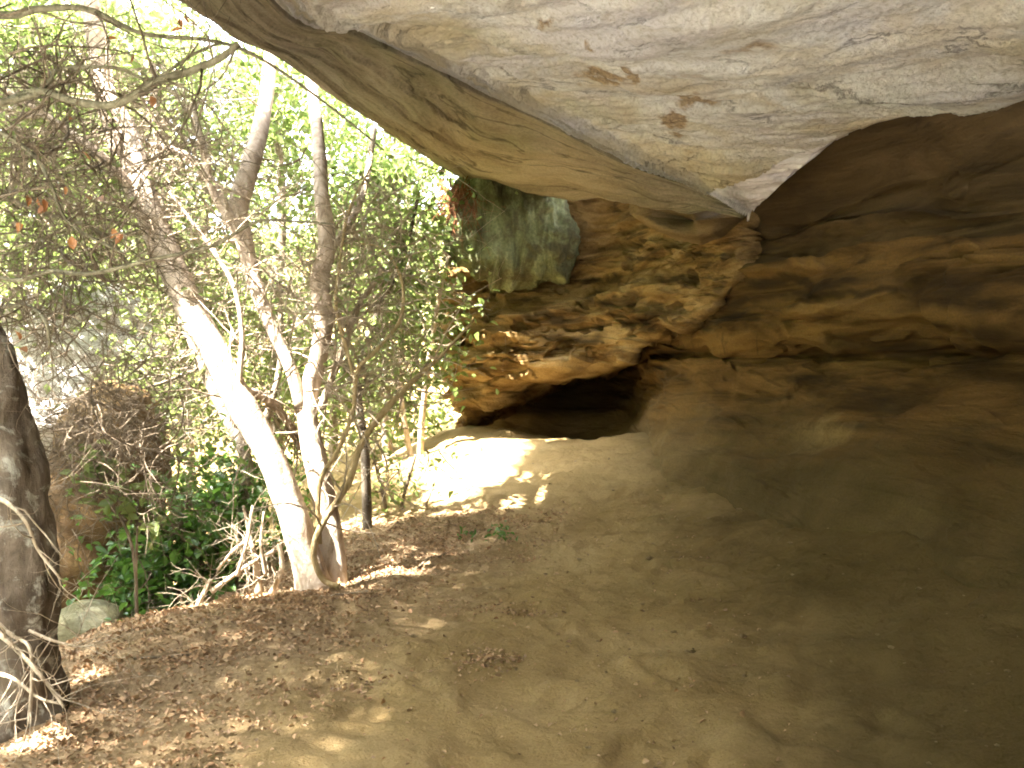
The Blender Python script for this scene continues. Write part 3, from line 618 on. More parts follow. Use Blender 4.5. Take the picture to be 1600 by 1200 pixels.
LIMBS = [[(472, 640, 24, 6.85), (455, 580, 20, 6.85), (430, 525, 20, 6.9), (402, 455, 22, 7.0), (384, 385, 26, 7.1), (372, 325, 32, 7.2), (390, 262, 32, 7.4), (408, 195, 26, 7.8), (420, 120, 20, 8.4), (425, 10, 14, 9.2)],
         [(380, 380, 18, 7.1), (345, 315, 20, 7.1), (322, 275, 18, 7.1), (285, 240, 12, 7.1), (230, 225, 8, 7.1)],
         [(328, 290, 12, 7.1), (322, 250, 12, 7.1), (310, 205, 10, 7.1), (300, 160, 6, 7.1)],
         [(300, 470, 22, 6.75), (275, 400, 20, 6.8), (240, 330, 22, 6.8), (222, 260, 24, 6.85), (200, 200, 24, 6.9), (178, 160, 18, 6.9), (150, 110, 10, 6.9)],
         [(205, 290, 16, 6.95), (155, 242, 16, 6.8), (115, 212, 14, 6.7), (70, 180, 10, 6.6), (10, 140, 6, 6.5)],
         [(385, 640, 14, 6.62), (374, 600, 9, 6.6), (378, 520, 8, 6.65), (362, 440, 7, 6.7), (310, 360, 6, 6.8), (265, 300, 4, 6.9)],
         [(495, 420, 12, 7.0), (545, 350, 12, 7.6), (570, 290, 11, 8.6), (585, 200, 9, 9.9)],
         [(385, 610, 14, 6.7), (420, 625, 14, 6.9), (450, 660, 12, 7.3), (470, 700, 9, 7.6)],
         [(500, 640, 10, 6.8), (530, 560, 12, 6.9), (560, 480, 10, 7.0), (600, 420, 7, 7.2)]]
limb_lines = []
for c in LIMBS:
    p, r = path(c, 40); limb_lines.append((p, r)); v, f = tubes(p, r, 12, .08); mesh_obj('limb', v, f, M_bark if c[0][2] > 13 else M_twig, twin)
# dry arching twigs on the twin tree
allp = np.concatenate([p for p, r in limb_lines]+[path(TA[4:12], 40)[0], path(TB[4:11], 40)[0]])
allr = np.concatenate([np.minimum(r, .02) for p, r in limb_lines]+[np.full((1, 40), .02), np.full((1, 40), .02)])
t1 = spawn(allp, allr*.8, 330, lo=.05, hi=1, spread=1.3, parent_len=1.0, lf=(.35, 1.3), rf=.55, K=9, wob=.3, grav=-.25, curl=1.3)
t2 = spawn(*t1, 1100, lo=.2, spread=.9, lf=(.25, .7), rf=.6, K=6, wob=.4, curl=.8)
t3 = spawn(*t2, 1500, lo=.2, spread=.9, lf=(.3, .7), rf=.7, K=4, wob=.4)
t1, t2, t3 = clear(t1), clear(t2), clear(t3)
v, f = join([tubes(*t1, 4), tubes(*t2, 3), tubes(*t3, 3)]); mesh_obj('dry_twig_spray', v, f, M_twig, twin)
ends = t2[0][rng.integers(0, len(t2[0]), 500), -1]; keep = rng.random(500) < .6
v, f = leaves(ends[keep]+rng.normal(size=(keep.sum(), 3))*.05, rng.uniform(.05, .09, keep.sum()), .5); mesh_obj('leaf_spray', v, f, M_leaf, twin)

# the dark leaning tree at the left edge, with the bare branches that reach across the top of the view
base = P(40, 1125, 4.2)
dark = thing('dark_trunk_tree', 'dark rough-barked trunk at the edge of the litter slope with bare grey branches', 'tree', (base[0], base[1], gz(base[0], base[1])))
TD = [(28, 1190, 195, 4.2), (30, 1120, 148, 4.2), (32, 1000, 122, 4.2), (27, 880, 118, 4.2), (14, 780, 116, 4.2), (-6, 690, 106, 4.2), (-32, 590, 102, 4.2), (-80, 460, 100, 4.2), (-110, 300, 90, 4.15), (-130, 100, 80, 4.1), (-140, -150, 70, 4.1), (-130, -450, 55, 4.1), (-120, -800, 35, 4.1)]
v, f = trunk_mesh(TD, 160, 44, .20); mesh_obj('trunk', v, f, M_bark_dark, dark)
BR = [[(-125, 180, 22, 4.1), (-60, 172, 15, 3.9), (0, 162, 13, 3.8), (60, 142, 11, 3.7), (115, 158, 12, 3.6), (180, 163, 12, 3.55), (240, 130, 12, 3.5), (300, 110, 12, 3.5), (345, 90, 11, 3.5), (373, 68, 10, 3.5)],
      [(-20, 163, 11, 3.7), (50, 150, 9, 3.7), (78, 125, 8, 3.7), (95, 108, 6, 3.7), (180, 106, 5, 3.7), (235, 124, 5, 3.7), (300, 86, 5, 3.7), (345, 66, 4, 3.7)],
      [(-140, -60, 20, 4.1), (-60, 10, 16, 3.9), (10, 24, 13, 3.8), (65, 14, 11, 3.8), (140, 15, 9, 3.8), (220, 52, 7, 3.8), (320, 62, 6, 3.8), (380, 78, 6, 3.8), (440, 112, 5, 3.9), (520, 170, 4, 4.0), (600, 235, 3, 4.2)],
      [(-100, 420, 14, 4.1), (-20, 430, 8, 3.9), (30, 438, 7, 3.8), (78, 424, 7, 3.8), (140, 428, 7, 3.7), (240, 405, 6, 3.7), (330, 385, 6, 3.7), (400, 347, 5, 3.7), (460, 346, 4, 3.7), (520, 350, 3, 3.7)],
      [(-120, 240, 16, 4.1), (-20, 205, 8, 3.9), (50, 240, 7, 3.8), (80, 290, 6, 3.7), (110, 350, 5, 3.7), (200, 400, 4, 3.7)],
      [(-50, 560, 12, 4.2), (-10, 490, 8, 4.0), (40, 478, 7, 3.9), (70, 500, 6, 3.8), (78, 540, 5, 3.8)],
      [(-110, 320, 16, 4.2), (-30, 300, 8, 4.3), (60, 330, 7, 4.4), (150, 360, 6, 4.5), (210, 420, 4, 4.6)],
      [(-30, 770, 10, 4.0), (10, 785, 7, 3.8), (40, 815, 6, 3.7), (60, 860, 5, 3.7), (95, 905, 4, 3.7)],
      [(-40, 960, 12, 4.0), (10, 1000, 8, 3.8), (45, 1035, 7, 3.7), (75, 1070, 6, 3.7), (100, 1105, 5, 3.7)],
      [(-40, 940, 8, 4.0), (15, 990, 6, 3.8), (45, 1010, 6, 3.75), (50, 1060, 6, 3.75), (45, 1130, 6, 3.75)],
      [(-20, 1050, 8, 4.0), (20, 1060, 6, 3.8), (60, 1090, 5, 3.75), (95, 1100, 4, 3.75)],
      [(45, 985, 5, 3.9), (80, 1000, 5, 3.9), (120, 1010, 4, 3.9), (148, 1008, 2, 3.9)]]
bl = []
for c in BR:
    p, r = path(c, 40); bl.append((p, r)); v, f = tubes(p, r, 9, .06); mesh_obj('branch', v, f, M_branch if c[0][1] < 700 else M_twig, dark)
bp = np.concatenate([p for p, r in bl[:7]]); brr = np.concatenate([np.minimum(r, .012) for p, r in bl[:7]])
t1 = spawn(bp, brr, 150, lo=.2, spread=1.1, parent_len=.8, lf=(.3, .9), rf=.42, K=8, wob=.4, curl=.9, grav=-.1)
t2 = spawn(*t1, 520, lo=.15, spread=.9, lf=(.25, .7), rf=.6, K=6, wob=.5, curl=.6)
t3 = spawn(*t2, 700, lo=.2, spread=.9, lf=(.3, .7), rf=.7, K=4, wob=.4)
t1, t2, t3 = clear(t1), clear(t2), clear(t3)
v, f = join([tubes(*t1, 4), tubes(*t2, 3), tubes(*t3, 3)]); mesh_obj('bare_twig_spray', v, f, M_twig_dk, dark)
lp = np.concatenate([p for p, r in bl[7:]]); lr = np.concatenate([np.minimum(r, .01) for p, r in bl[7:]])
t4 = spawn(lp, lr, 45, lo=.2, spread=1.0, parent_len=.5, lf=(.3, .8), rf=.5, K=7, wob=.4, curl=.8)
t5 = spawn(*t4, 110, lo=.2, spread=.9, lf=(.3, .7), rf=.6, K=5, wob=.4)
v, f = join([tubes(*t4, 4), tubes(*t5, 3)]); mesh_obj('dead_twig_spray', v, f, M_twig, dark)
DL = [(178, 356), (193, 358), (110, 372), (118, 185), (236, 145), (290, 20), (283, 28), (168, 57), (209, 80), (290, 48), (128, 242), (30, 345), (60, 312), (85, 305), (140, 315), (78, 325), (155, 310), (28, 540), (20, 515), (100, 290), (44, 305), (65, 310)]
lc = np.array([P(x+rng.normal()*3, y+rng.normal()*3, rng.uniform(3.5, 4.2)) for x, y in DL])
v, f = leaves(lc, rng.uniform(.04, .058, len(lc)), .0, np.column_stack([rng.normal(size=len(lc))*.6, rng.normal(size=len(lc))*.3, -np.ones(len(lc))]), width=.62, flat=1.3); mesh_obj('dead_leaf_spray', v, f, M_leaf_dead, dark)
# unseen leaf cover added above the frame to shade the slope; a gap lets the sun through to the trunks and the bend of the path
def shade_canopy(N, x0, x1, y0, y1, keepf, size, parent):
    gxy = np.column_stack([rng.uniform(x0, x1, N), rng.uniform(y0, y1, N)]); g = np.column_stack([gxy, gz0(gxy[:, 0], gxy[:, 1])])
    cl = fbm(g*np.array([1.7, 1.7, 0])+3, 3); g = g[rng.random(N) < keepf(g)*(.8+.2*sstep(-.3, .1, cl))]
    h = rng.uniform(0, 2.2, len(g)); zt = np.maximum(4.9, 2.3+.40*g[:, 1])+h
    lc = g+SUN*((zt-g[:, 2])/SUN[2])[:, None]
    gap = np.zeros(len(lc), bool)
    for px, py, Yy, r in GAPS: gap |= lit_gap(lc, P(px, py, Yy), r*1.15+.04)
    lc = lc[~gap & (lc[:, 2] > 1.9+.385*lc[:, 1])]
    v, f = leaves(lc, rng.uniform(.06, .11, len(lc)), .6); mesh_obj('crown', v, f, M_leaf, parent)  # added leaves, set up the sun line to shade the ground below
shade_canopy(95000, -6.2, .3, 2.4, 8.5, lambda g: np.ones(len(g)), .08, dark)
# more added shading leaves, parented to the twin tree, thinning over the bend of the path
bend = lambda g: np.clip(sstep(-.1, .75, g[:, 0]-.12*(g[:, 1]-11)+.2*fbm(g*1.5, 3))+(1-sstep(8.2, 8.8, g[:, 1]+.5*fbm(g*1.3+7, 3)))*.9, 0, 1)
shade_canopy(80000, -1.6, 1.4, 8.1, 13, bend, .08, twin)
def leafy(name, label, cat, base, stems, crowns, nleaf, size, lmat, bmat, sw=.02, group=None, twn=60, spread=.25, rad_px=None):
    """a rooted plant: stems are (px,py,w,Y) lines, crowns are (px,py,Y, rx,ry,rz in m)"""
    b = np.array(base, float); t = thing(name, label, cat, b, group)
    lines = []
    for c in stems:
        p, r = path(c, 30); lines.append((p, r)); v, f = tubes(p, r, 9, .06); mesh_obj('trunk' if cat == 'tree' else 'stem', v, f, bmat, t)
    cs = []; tw = []
    wsum = sum(c[3]*c[4]*c[5] for c in crowns)
    for (px, py, Yy, rx, ry, rz) in crowns:
        k = max(6, int(nleaf/18*rx*ry*rz/wsum)); s = nrm(rng.normal(size=(k, 3)))*(rng.random((k, 1))**.45); c0 = P(px, py, Yy)
        cs.append(c0+s*np.array([rx, ry, rz]))
    cs = np.concatenate(cs)
    # twigs from the nearest stem point out to the clusters
    sp = np.concatenate([p[0] for p, r in lines]); pick = rng.permutation(len(cs))[:min(len(cs), twn*4)]
    d2 = np.linalg.norm(cs[pick][:, None]-sp[None], axis=-1)+rng.random((len(pick), len(sp)))*.4; j = d2.argmin(1)
    s0 = sp[j]; u = np.linspace(0, 1, 7)[None, :, None]
    bow = rng.normal(size=(len(pick), 1, 3))*.10*np.linalg.norm(cs[pick]-s0, axis=1)[:, None, None]
    tp = s0[:, None]*(1-u)+cs[pick][:, None]*u+bow*np.sin(u*np.pi)+rng.normal(size=(len(pick), 7, 3))*.015
    tr_ = np.full((len(pick), 7), .006)*np.linspace(1.3, .35, 7)
    t2 = spawn(tp, tr_, len(pick)*3, lo=.3, parent_len=.45, lf=(.3, 1), rf=.6, K=5, wob=.4)
    (tp, tr_), t2 = clear((tp, tr_)), clear(t2)
    v, f = join([tubes(tp, tr_, 4), tubes(*t2, 3)]); mesh_obj('twig_spray', v, f, bmat if bmat is not M_bark_dark else M_twig_dk, t)
    lc = cs[rng.integers(0, len(cs), nleaf)]+rng.normal(size=(nleaf, 3))*spread*rng.uniform(.3, 1, (nleaf, 1))
    lc = lc[lc[:, 2] > gz0(lc[:, 0], lc[:, 1])+.02]
    for px, py, Yy, r in PATCH: q = P(px, py, Yy); lc = lc[~(lit_gap(lc, q, r) & ((lc-q)@SUN > .5))]
    lc = lc[~((lc[:, 0] > np.interp(lc[:, 1], EDGE[:, 1], EDGE[:, 0])-.1) & (lc[:, 2] > 3.5) & (lc[:, 1] < 13))]
    v, f = leaves(lc, rng.uniform(.62, 1.75, len(lc))*size, .45, width=.6); mesh_obj('crown' if cat == 'tree' else 'foliage', v, f, lmat, t)
    return t
def gp(px, py, Y):
    p = P(px, py, Y); p[2] = gz(p[0], p[1]); return p
# slim dark sapling right of the twin trunks and shrubs around the bend
leafy('sapling', 'slim dark-stemmed sapling behind the right trunk of the twin-trunked tree', 'tree', gp(575, 850, 8.6),
      [[(575, 870, 18, 8.6), (573, 790, 15, 8.6), (570, 700, 14, 8.6), (560, 600, 12, 8.7), (585, 500, 10, 8.8), (630, 400, 8, 9), (655, 300, 5, 9.2)], [(562, 620, 8, 8.7), (520, 540, 7, 8.8), (470, 470, 5, 9)]],
      [(585, 400, 9.0, .48, .5, .75), (560, 520, 8.9, .5, .5, .5), (640, 590, 9.2, .45, .45, .4), (500, 430, 9, .4, .4, .5)], 2600, .065, M_leaf, M_bark_dark)
leafy('leafy_shrub', 'bright green leafy shrub crowding against the orange rock ledge', 'shrub', gp(655, 770, 11.5),
      [[(655, 780, 12, 11.5), (660, 650, 10, 11.4), (680, 500, 8, 11.3), (700, 400, 5, 11.2)], [(650, 760, 10, 11.5), (625, 600, 8, 11.5), (630, 420, 5, 11.5)]],
      [(650, 400, 11.5, .42, .6, .9), (690, 500, 11.4, .38, .5, .45), (635, 560, 11.6, .55, .6, .7), (620, 640, 11.6, .4, .4, .3), (600, 320, 11.7, .8, .6, .8), (600, 400, 11.8, .6, .5, .6)], 5200, .075, M_leaf, M_twig)
leafy('bank_shrub', 'low tangled shrub on the litter edge between the sapling and the bright path', 'shrub', gp(620, 830, 9.2),
      [[(620, 850, 8, 9.2), (630, 780, 6, 9.2), (650, 710, 4, 9.2)], [(610, 850, 8, 9.2), (600, 780, 6, 9.2), (585, 720, 4, 9.3)], [(640, 845, 6, 9.1), (665, 790, 5, 9.2), (680, 750, 3, 9.3)]],
      [(620, 770, 9.2, .45, .4, .3), (650, 690, 9.4, .35, .3, .3), (590, 700, 9.4, .35, .3, .35)], 380, .055, M_leaf, M_twig_dk, twn=60)
leafy('glossy_shrub', 'glossy dark green shrub growing below the bank behind the left trunk of the twin-trunked tree', 'shrub', gp(300, 960, 7.6),
      [[(300, 980, 10, 7.6), (305, 880, 7, 7.6), (290, 780, 5, 7.6)], [(310, 980, 9, 7.6), (340, 870, 6, 7.7), (350, 790, 4, 7.8)]],
      [(295, 820, 7.7, .42, .4, .35), (340, 850, 7.7, .35, .4, .3), (240, 880, 7.6, .4, .4, .35), (360, 770, 8.2, .4, .4, .3), (220, 940, 7.3, .35, .4, .25)], 3000, .07, M_leaf_dk, M_bark_dark)
leafy('broadleaf_sprig', 'small bright green leafy sprig in front of the ochre boulder', 'shrub', gp(215, 900, 6.4),
      [[(215, 1000, 6, 6.4), (205, 850, 5, 6.4), (150, 745, 3, 6.4)], [(212, 900, 5, 6.4), (215, 800, 3, 6.4)]],
      [(150, 745, 6.4, .17, .15, .08), (215, 795, 6.4, .13, .15, .14)], 110, .085, M_leaf, M_twig_dk, twn=6, spread=.12)
leafy('slender_tree', 'slender dark leaning tree forked behind the left trunk of the twin-trunked tree', 'tree', gp(390, 880, 8.2),
      [[(392, 900, 24, 8.2), (382, 800, 22, 8.2), (385, 720, 20, 8.2), (350, 645, 18, 8.3), (310, 560, 15, 8.4), (270, 440, 13, 8.6), (250, 300, 11, 8.8), (240, 100, 8, 9)], [(388, 700, 12, 8.2), (420, 640, 10, 8.4), (440, 540, 9, 8.6), (430, 400, 7, 8.8)]],
      [(270, 640, 8.6, .7, .7, .7), (330, 420, 9, .9, .8, .8), (230, 250, 9.2, .9, .8, .9), (420, 480, 9, .6, .6, .8), (250, 560, 8.6, .6, .6, .5)], 4200, .06, M_leaf_far, M_bark_grey)
# thicket trees beyond the stream bank, each with its own stem and crown
TH = [('thicket_tree', 'tall thin-stemmed tree whose crown fills the gap under the lip beside the green lichen rock', 610, 760, 13.5, [(600, 500), (620, 250), (600, 0)], [(600, 250, 1.3, 1.2), (620, 420, 1.2, 1.0), (520, 120, 1.3, 1.0), (560, 560, 1.0, .8)], 6500, M_leaf),
      ('thicket_tree', 'light-stemmed tree seen between the two trunks of the twin-trunked tree', 440, 760, 11.5, [(430, 560), (440, 300), (410, 50)], [(430, 300, 1.1, 1.1), (390, 480, .9, .9), (440, 620, .8, .7), (400, 130, 1.1, .9)], 5500, M_leaf),
      ('thicket_tree', 'grey-leaved tree standing behind the ochre boulder', 200, 800, 11, [(210, 600), (170, 350), (150, 60)], [(160, 350, 1.2, 1.1), (90, 200, 1.2, 1.1), (220, 480, .9, .8), (180, 130, 1.1, .9)], 5500, M_leaf_far),
      ('thicket_tree', 'olive tree filling the upper corner behind the bare branches', 40, 800, 9.5, [(30, 600), (20, 350), (40, 50)], [(40, 330, 1.0, 1.0), (20, 120, 1.1, 1.0), (110, 60, .9, .7), (60, 430, .8, .5)], 5000, M_leaf_far),
      ('thicket_tree', 'bushy yellow-green tree rising over the pale rock', 300, 720, 14, [(290, 560), (320, 350), (300, 0)], [(300, 200, 1.7, 1.5), (270, 420, 1.5, 1.1), (330, 600, 1.2, .9), (180, 100, 1.5, 1.1)], 6000, M_leaf),
      ('thicket_tree', 'broad grey-green tree with crown spread along the top of the view', 160, 760, 12.5, [(160, 500), (150, 200), (170, -50)], [(130, 60, 1.6, .9), (30, 30, 1.3, .9), (230, 150, 1.0, .8), (60, 230, 1.3, .9), (400, 210, .9, .6)], 7000, M_leaf_far),
      ('thicket_tree', 'leafy young tree behind the sunlit bend of the path', 520, 730, 15.5, [(520, 600), (500, 400), (520, 200)], [(510, 420, 1.5, 1.2), (560, 620, 1.3, .8), (460, 560, 1.3, 1.0), (640, 640, 1.0, .6)], 5000, M_leaf)]
for nm, lab, bx, by, Yy, st, cr, nl, lm in TH:
    b = gp(bx, by, Yy); w = .16/Yy*FPX
    stem = [(bx, by+60, w, Yy)]+[(x, y, w*(.85-.2*k), Yy+.1*k) for k, (x, y) in enumerate(st)]
    leafy(nm, lab, 'tree', b, [stem], [(x, y, Yy+rng.normal()*.3, rx, rx*.9, rz) for x, y, rx, rz in cr], nl, .075, lm, M_bark_grey, group='trees of the sunlit thicket', twn=90, spread=.3)
# far wooded slope: one mass
N = 42000
x = rng.uniform(-26, 3, N); y = rng.uniform(15.5, 27, N); x = np.where(rng.random(N) < .3, rng.uniform(-22, -9, N), x); y = np.where(x < -11, rng.uniform(6, 26, N), y)
h = rng.random(N)**1.3*(3.2+1.8*fbm(np.column_stack([x*.4, y*.4, 0*x]), 2))
pos = np.column_stack([x, y, gz0(x, y)+h]); kk = fbm(pos*.9, 3) > -.12; pos = pos[kk]
M2 = 40000; x = rng.uniform(-15, -9, M2); y = rng.uniform(-14, 8, M2); p2 = np.column_stack([x, y, gz0(x, y)+rng.random(M2)*10]); pos = np.concatenate([pos, p2])  # unseen leaves left of and behind the camera, added to block sky light
v, f = leaves(pos, np.where(pos[:, 0] < -9, 1.35, 1.)*rng.uniform(.13, .26, len(pos)), .35); sc = mesh_obj('scrub_and_leaf_screen', v, f, M_leaf_far)
sc['kind'] = 'stuff'; tag(sc, 'mass of olive green scrub covering the slope beyond the thicket, with an unseen light-blocking stand added', 'scrub')
N = 30000  # unseen leaf wall added to block light from the left and behind
x = rng.uniform(-8.6, -6.2, N); y = rng.uniform(-9, 7, N); k = rng.random(N) < .3; x = np.where(k, rng.uniform(-8, -1.5, N), x); y = np.where(k, rng.uniform(-9.5, -6.5, N), y)
pos = np.column_stack([x, y, gz0(x, y)+rng.random(N)*(5.2-0*x)])
v, f = leaves(pos, rng.uniform(.12, .22, N), .3, width=.65); bt = mesh_obj('leaf_light_screen', v, f, M_leaf_dk)
bt['kind'] = 'stuff'; tag(bt, 'unseen dark green leaf wall added to keep light out of the cave', 'thicket')
# undergrowth on the bank below the litter
N = 9000
x = rng.uniform(-9, -1.2, N); y = rng.uniform(6.6, 15, N)
k = (fbm(np.column_stack([x, y, 0*x])*.8, 3) > -.05) & ~((x > -3.2) & (y > 11.8)) & (x < -1.9-.0*y) 
x, y = x[k], y[k]; pos = np.column_stack([x, y, gz0(x, y)+rng.random(len(x))**1.5*.55])
v, f = leaves(pos, rng.uniform(.05, .1, len(pos)), .5); ug = mesh_obj('undergrowth', v, f, M_leaf_dk)
ug['kind'] = 'stuff'; tag(ug, 'low green undergrowth covering the bank down to the stream', 'undergrowth')
# dry brush: tangled dead stems that curtain the boulders and the thicket
def brush(name, label, boxes, mat, r=.004, kids=4):
    S = []; D = []; L = []
    for (px, py, Yy, sx, sy, sY, n, l) in boxes:
        for _ in range(n):
            S.append(P(px+rng.normal()*sx, py+rng.normal()*sy, Yy+rng.normal()*sY)); D.append(rng.normal(size=3)*np.array([1, .7, .7])-np.array([0, 0, .25])); L.append(rng.uniform(.4, 1.2)*l)
    S = np.array(S); a = grow(S, np.array(D), np.array(L), np.full(len(S), r)*rng.uniform(.6, 1.5, len(S)), 9, .35, -.3, 1.4)
    b = spawn(*a, len(S)*kids, lo=.15, spread=.9, lf=(.25, .7), rf=.6, K=6, wob=.45, curl=.8)
    c = spawn(*b, len(S)*kids, lo=.2, spread=.9, lf=(.3, .8), rf=.7, K=4, wob=.4)
    a, b, c = clear(a), clear(b), clear(c)
    v, f = join([tubes(*a, 4), tubes(*b, 3), tubes(*c, 3)]); o = mesh_obj(name, v, f, mat); o['kind'] = 'stuff'; return tag(o, label, 'brush')
brush('dry_brush', 'curtain of grey dry twigs hanging in front of the boulders', [(165, 690, 6.6, 60, 70, .4, 330, .6), (200, 620, 6.5, 60, 40, .4, 120, .6), (90, 430, 5.6, 80, 70, .5, 150, .7), (120, 260, 5.6, 80, 80, .6, 170, .8), (60, 120, 5.0, 70, 80, .6, 110, .7), (250, 120, 6.2, 90, 70, .5, 90, .8)], M_twig_dk, .0046)
brush('pale_brush', 'pale sunlit dry twigs tangled between the trunks and the rock', [(400, 480, 6.9, 80, 80, .3, 130, .6), (590, 420, 7.6, 60, 90, .5, 65, .8), (560, 230, 7.8, 60, 50, .4, 60, .8), (350, 280, 7.4, 70, 80, .4, 90, .8), (600, 640, 8.2, 50, 60, .4, 40, .6)], M_twig, .0058)

# vines climbing from the twin trunks
VN = [[(530, 918, 11, 6.5), (505, 905, 10, 6.48), (491, 872, 10, 6.45), (494, 840, 10, 6.45), (515, 800, 10, 6.5), (545, 755, 10, 6.55), (562, 700, 10, 6.6), (590, 655, 10, 6.7), (635, 605, 9, 6.8), (690, 555, 6, 7.0), (740, 500, 3, 7.2)],
      [(500, 850, 7, 6.5), (497, 790, 8, 6.5), (503, 745, 8, 6.5), (530, 700, 7, 6.5), (552, 640, 7, 6.6), (558, 580, 7, 6.6), (590, 545, 6, 6.7), (625, 500, 6, 6.8), (628, 440, 5, 6.9), (600, 390, 4, 7), (560, 380, 3, 7)],
      [(556, 600, 6, 6.6), (540, 540, 6, 6.6), (525, 480, 6, 6.6), (530, 420, 5, 6.7), (545, 330, 4, 6.8), (580, 260, 3, 7.0)]]
vn = thing('climbing_vine', 'yellowish bare vine looping up from the foot of the twin trunks', 'vine', gp(529, 918, 6.5))
vl = []
for c in VN:
    p, r = path(c, 50); vl.append((p, r)); v, f = tubes(p, r, 8, .04); mesh_obj('stem', v, f, M_vine, vn)
t1 = spawn(np.concatenate([np.array([p[0][::5] for p, r in vl])]), np.concatenate([np.array([r[0][::5] for p, r in vl])]), 60, lo=.35, spread=1., parent_len=.9, lf=(.4, 1.1), rf=.4, K=9, wob=.3, curl=1.2)
t2 = spawn(*t1, 140, lf=(.3, .7), K=6, wob=.4)
t1, t2 = clear(t1), clear(t2)
v, f = join([tubes(*t1, 5), tubes(*t2, 3)]); mesh_obj('tendril', v, f, M_twig, vn)

# ---------------------------------------------------------------- litter, sticks, seedlings
N = 150000
x = rng.uniform(-3.6, 1.4, N); y = rng.uniform(2.7, 9.6, N)
e = x-.30*y+.75*fbm(np.column_stack([x*1.1, y*1.1, 0*x]), 3)
pr = .03+.97*sstep(-.6, -2.6, e) if False else np.clip(.02+1.05*(1-sstep(-3.2, -1.75, e)), 0, 1)
pr = pr*(1-sstep(8.3, 9.3, y))*.8*(.35+.65*sstep(-.35, .25, fbm(np.column_stack([x*2.6, y*2.6, 0*x+4]), 3)))
pile = np.exp(-(((x-P(765, 1040, 4.75)[0])/.15)**2+((y-4.85)/.16)**2)); pr = np.maximum(pr, pile*.9)
k = rng.random(N) < pr; x, y = x[k], y[k]
pos = np.column_stack([x, y, gz(x, y)+.004+rng.random(len(x))*.012])
v, f = leaves(pos, np.clip(.018*np.exp(rng.normal(size=len(pos))*.40), .008, .045), .8, flat=.45, width=.6, fold=.35); li = mesh_obj('leaf_litter', v, f, M_litter)
li['kind'] = 'stuff'; tag(li, 'brown fallen leaves scattered over the slope beside the sand', 'leaf litter')
N = 420
x = np.where(rng.random(N) < .55, rng.uniform(-.8, 2.4, N), rng.uniform(.8, 2.6, N)); y = rng.uniform(3.2, 10.5, N); k = rng.random(N) < .35+.65*sstep(-.1, .4, fbm(np.column_stack([x*1.3, y*1.3, 0*x+2]), 3)); x, y = x[k], y[k]; N = len(x)
sz = np.clip(.009*np.exp(rng.normal(size=N)*.55), .004, .035)
bx = np.array([(1, 0, 0), (-1, 0, 0), (0, 1, 0), (0, -1, 0), (0, 0, 1), (0, 0, -1), (.65, .65, .5), (-.65, .6, .45), (-.6, -.65, .5), (.62, -.63, .48)], float)
bf = np.array([(0, 2, 6), (2, 1, 7), (1, 3, 8), (3, 0, 9), (6, 2, 4), (2, 7, 4), (7, 1, 4), (1, 8, 4), (8, 3, 4), (3, 9, 4), (9, 0, 4), (0, 6, 4), (2, 0, 5), (1, 2, 5), (3, 1, 5), (0, 3, 5)])
vv = bx[None]*rng.uniform(.65, 1.25, (N, 10, 3))*sz[:, None, None]*np.array([1.2, 1., .6]); an = rng.uniform(0, 6.28, N); ca, sa_ = np.cos(an)[:, None], np.sin(an)[:, None]
vv = np.stack([vv[..., 0]*ca-vv[..., 1]*sa_, vv[..., 0]*sa_+vv[..., 1]*ca, vv[..., 2]], -1)+np.column_stack([x, y, gz(x, y)+sz*.25])[:, None]
gv = mesh_obj('gravel', vv.reshape(-1, 3), (np.arange(N)[:, None, None]*10+bf[None]).reshape(-1, 3), M_chip, smooth=False); gv['kind'] = 'stuff'
tag(gv, 'small sandstone chips and clods scattered on the cave floor', 'gravel')
STK = [[(455, 945, 3, 6.2), (520, 930, 4, 6.3), (600, 905, 4, 6.5)], [(210, 1060, 4, 4.75), (250, 1058, 4, 4.75), (300, 1053, 3, 4.78)], [(640, 888, 3, 7.1), (690, 868, 4, 7.4), (700, 866, 3, 7.45)]]
LBS = ['thin pale stick lying on the litter at the foot of the twin trunks', 'dark thin stick lying on the litter slope near the dark trunk', 'short grey stick in the shaded litter left of the sand']
def on_ground(pts, r): pts = pts.copy(); pts[0, :, 2] = gz(pts[0, :, 0], pts[0, :, 1])+r[0]*.8+.006; return pts
for c, lb in zip(STK, LBS):
    p, r = path(c, 20); p = on_ground(p, r); v, f = tubes(p, r, 7, .08); o = mesh_obj('fallen_stick', v, f, M_twig if 'pale' in lb else M_twig_dk); tag(o, lb, 'stick', 'sticks lying on the litter')
# heap of dead branches at the foot of the tree
hp = thing('brush_heap', 'sun-bleached heap of dead branches and roots left of the twin trunks', 'brush heap', gp(400, 925, 6.6))
HB = [[(405, 930, 18, 6.6), (400, 880, 10, 6.6), (392, 845, 7, 6.6), (380, 790, 4, 6.7)], [(330, 925, 8, 6.5), (385, 885, 7, 6.55), (440, 855, 7, 6.6)], [(300, 965, 8, 6.1), (312, 940, 8, 6.1), (330, 905, 6, 6.15)], [(420, 935, 10, 6.55), (440, 890, 8, 6.55), (436, 850, 6, 6.55)], [(370, 900, 6, 6.5), (385, 850, 6, 6.5), (395, 790, 4, 6.6)], [(415, 900, 6, 6.5), (408, 850, 5, 6.5), (412, 800, 3, 6.6)], [(340, 890, 5, 6.6), (365, 860, 5, 6.6), (385, 845, 4, 6.6)]]
hl = []
for c in HB:
    p, r = path(c, 20); hl.append((p, r)); v, f = tubes(p, r, 8, .12); mesh_obj('branch', v, f, M_twig, hp)
t1 = spawn(np.concatenate([p for p, r in hl]), np.concatenate([np.minimum(r, .01) for p, r in hl]), 80, lo=0, spread=1.2, parent_len=.4, lf=(.3, 1), rf=.35, K=7, wob=.5, curl=1.)
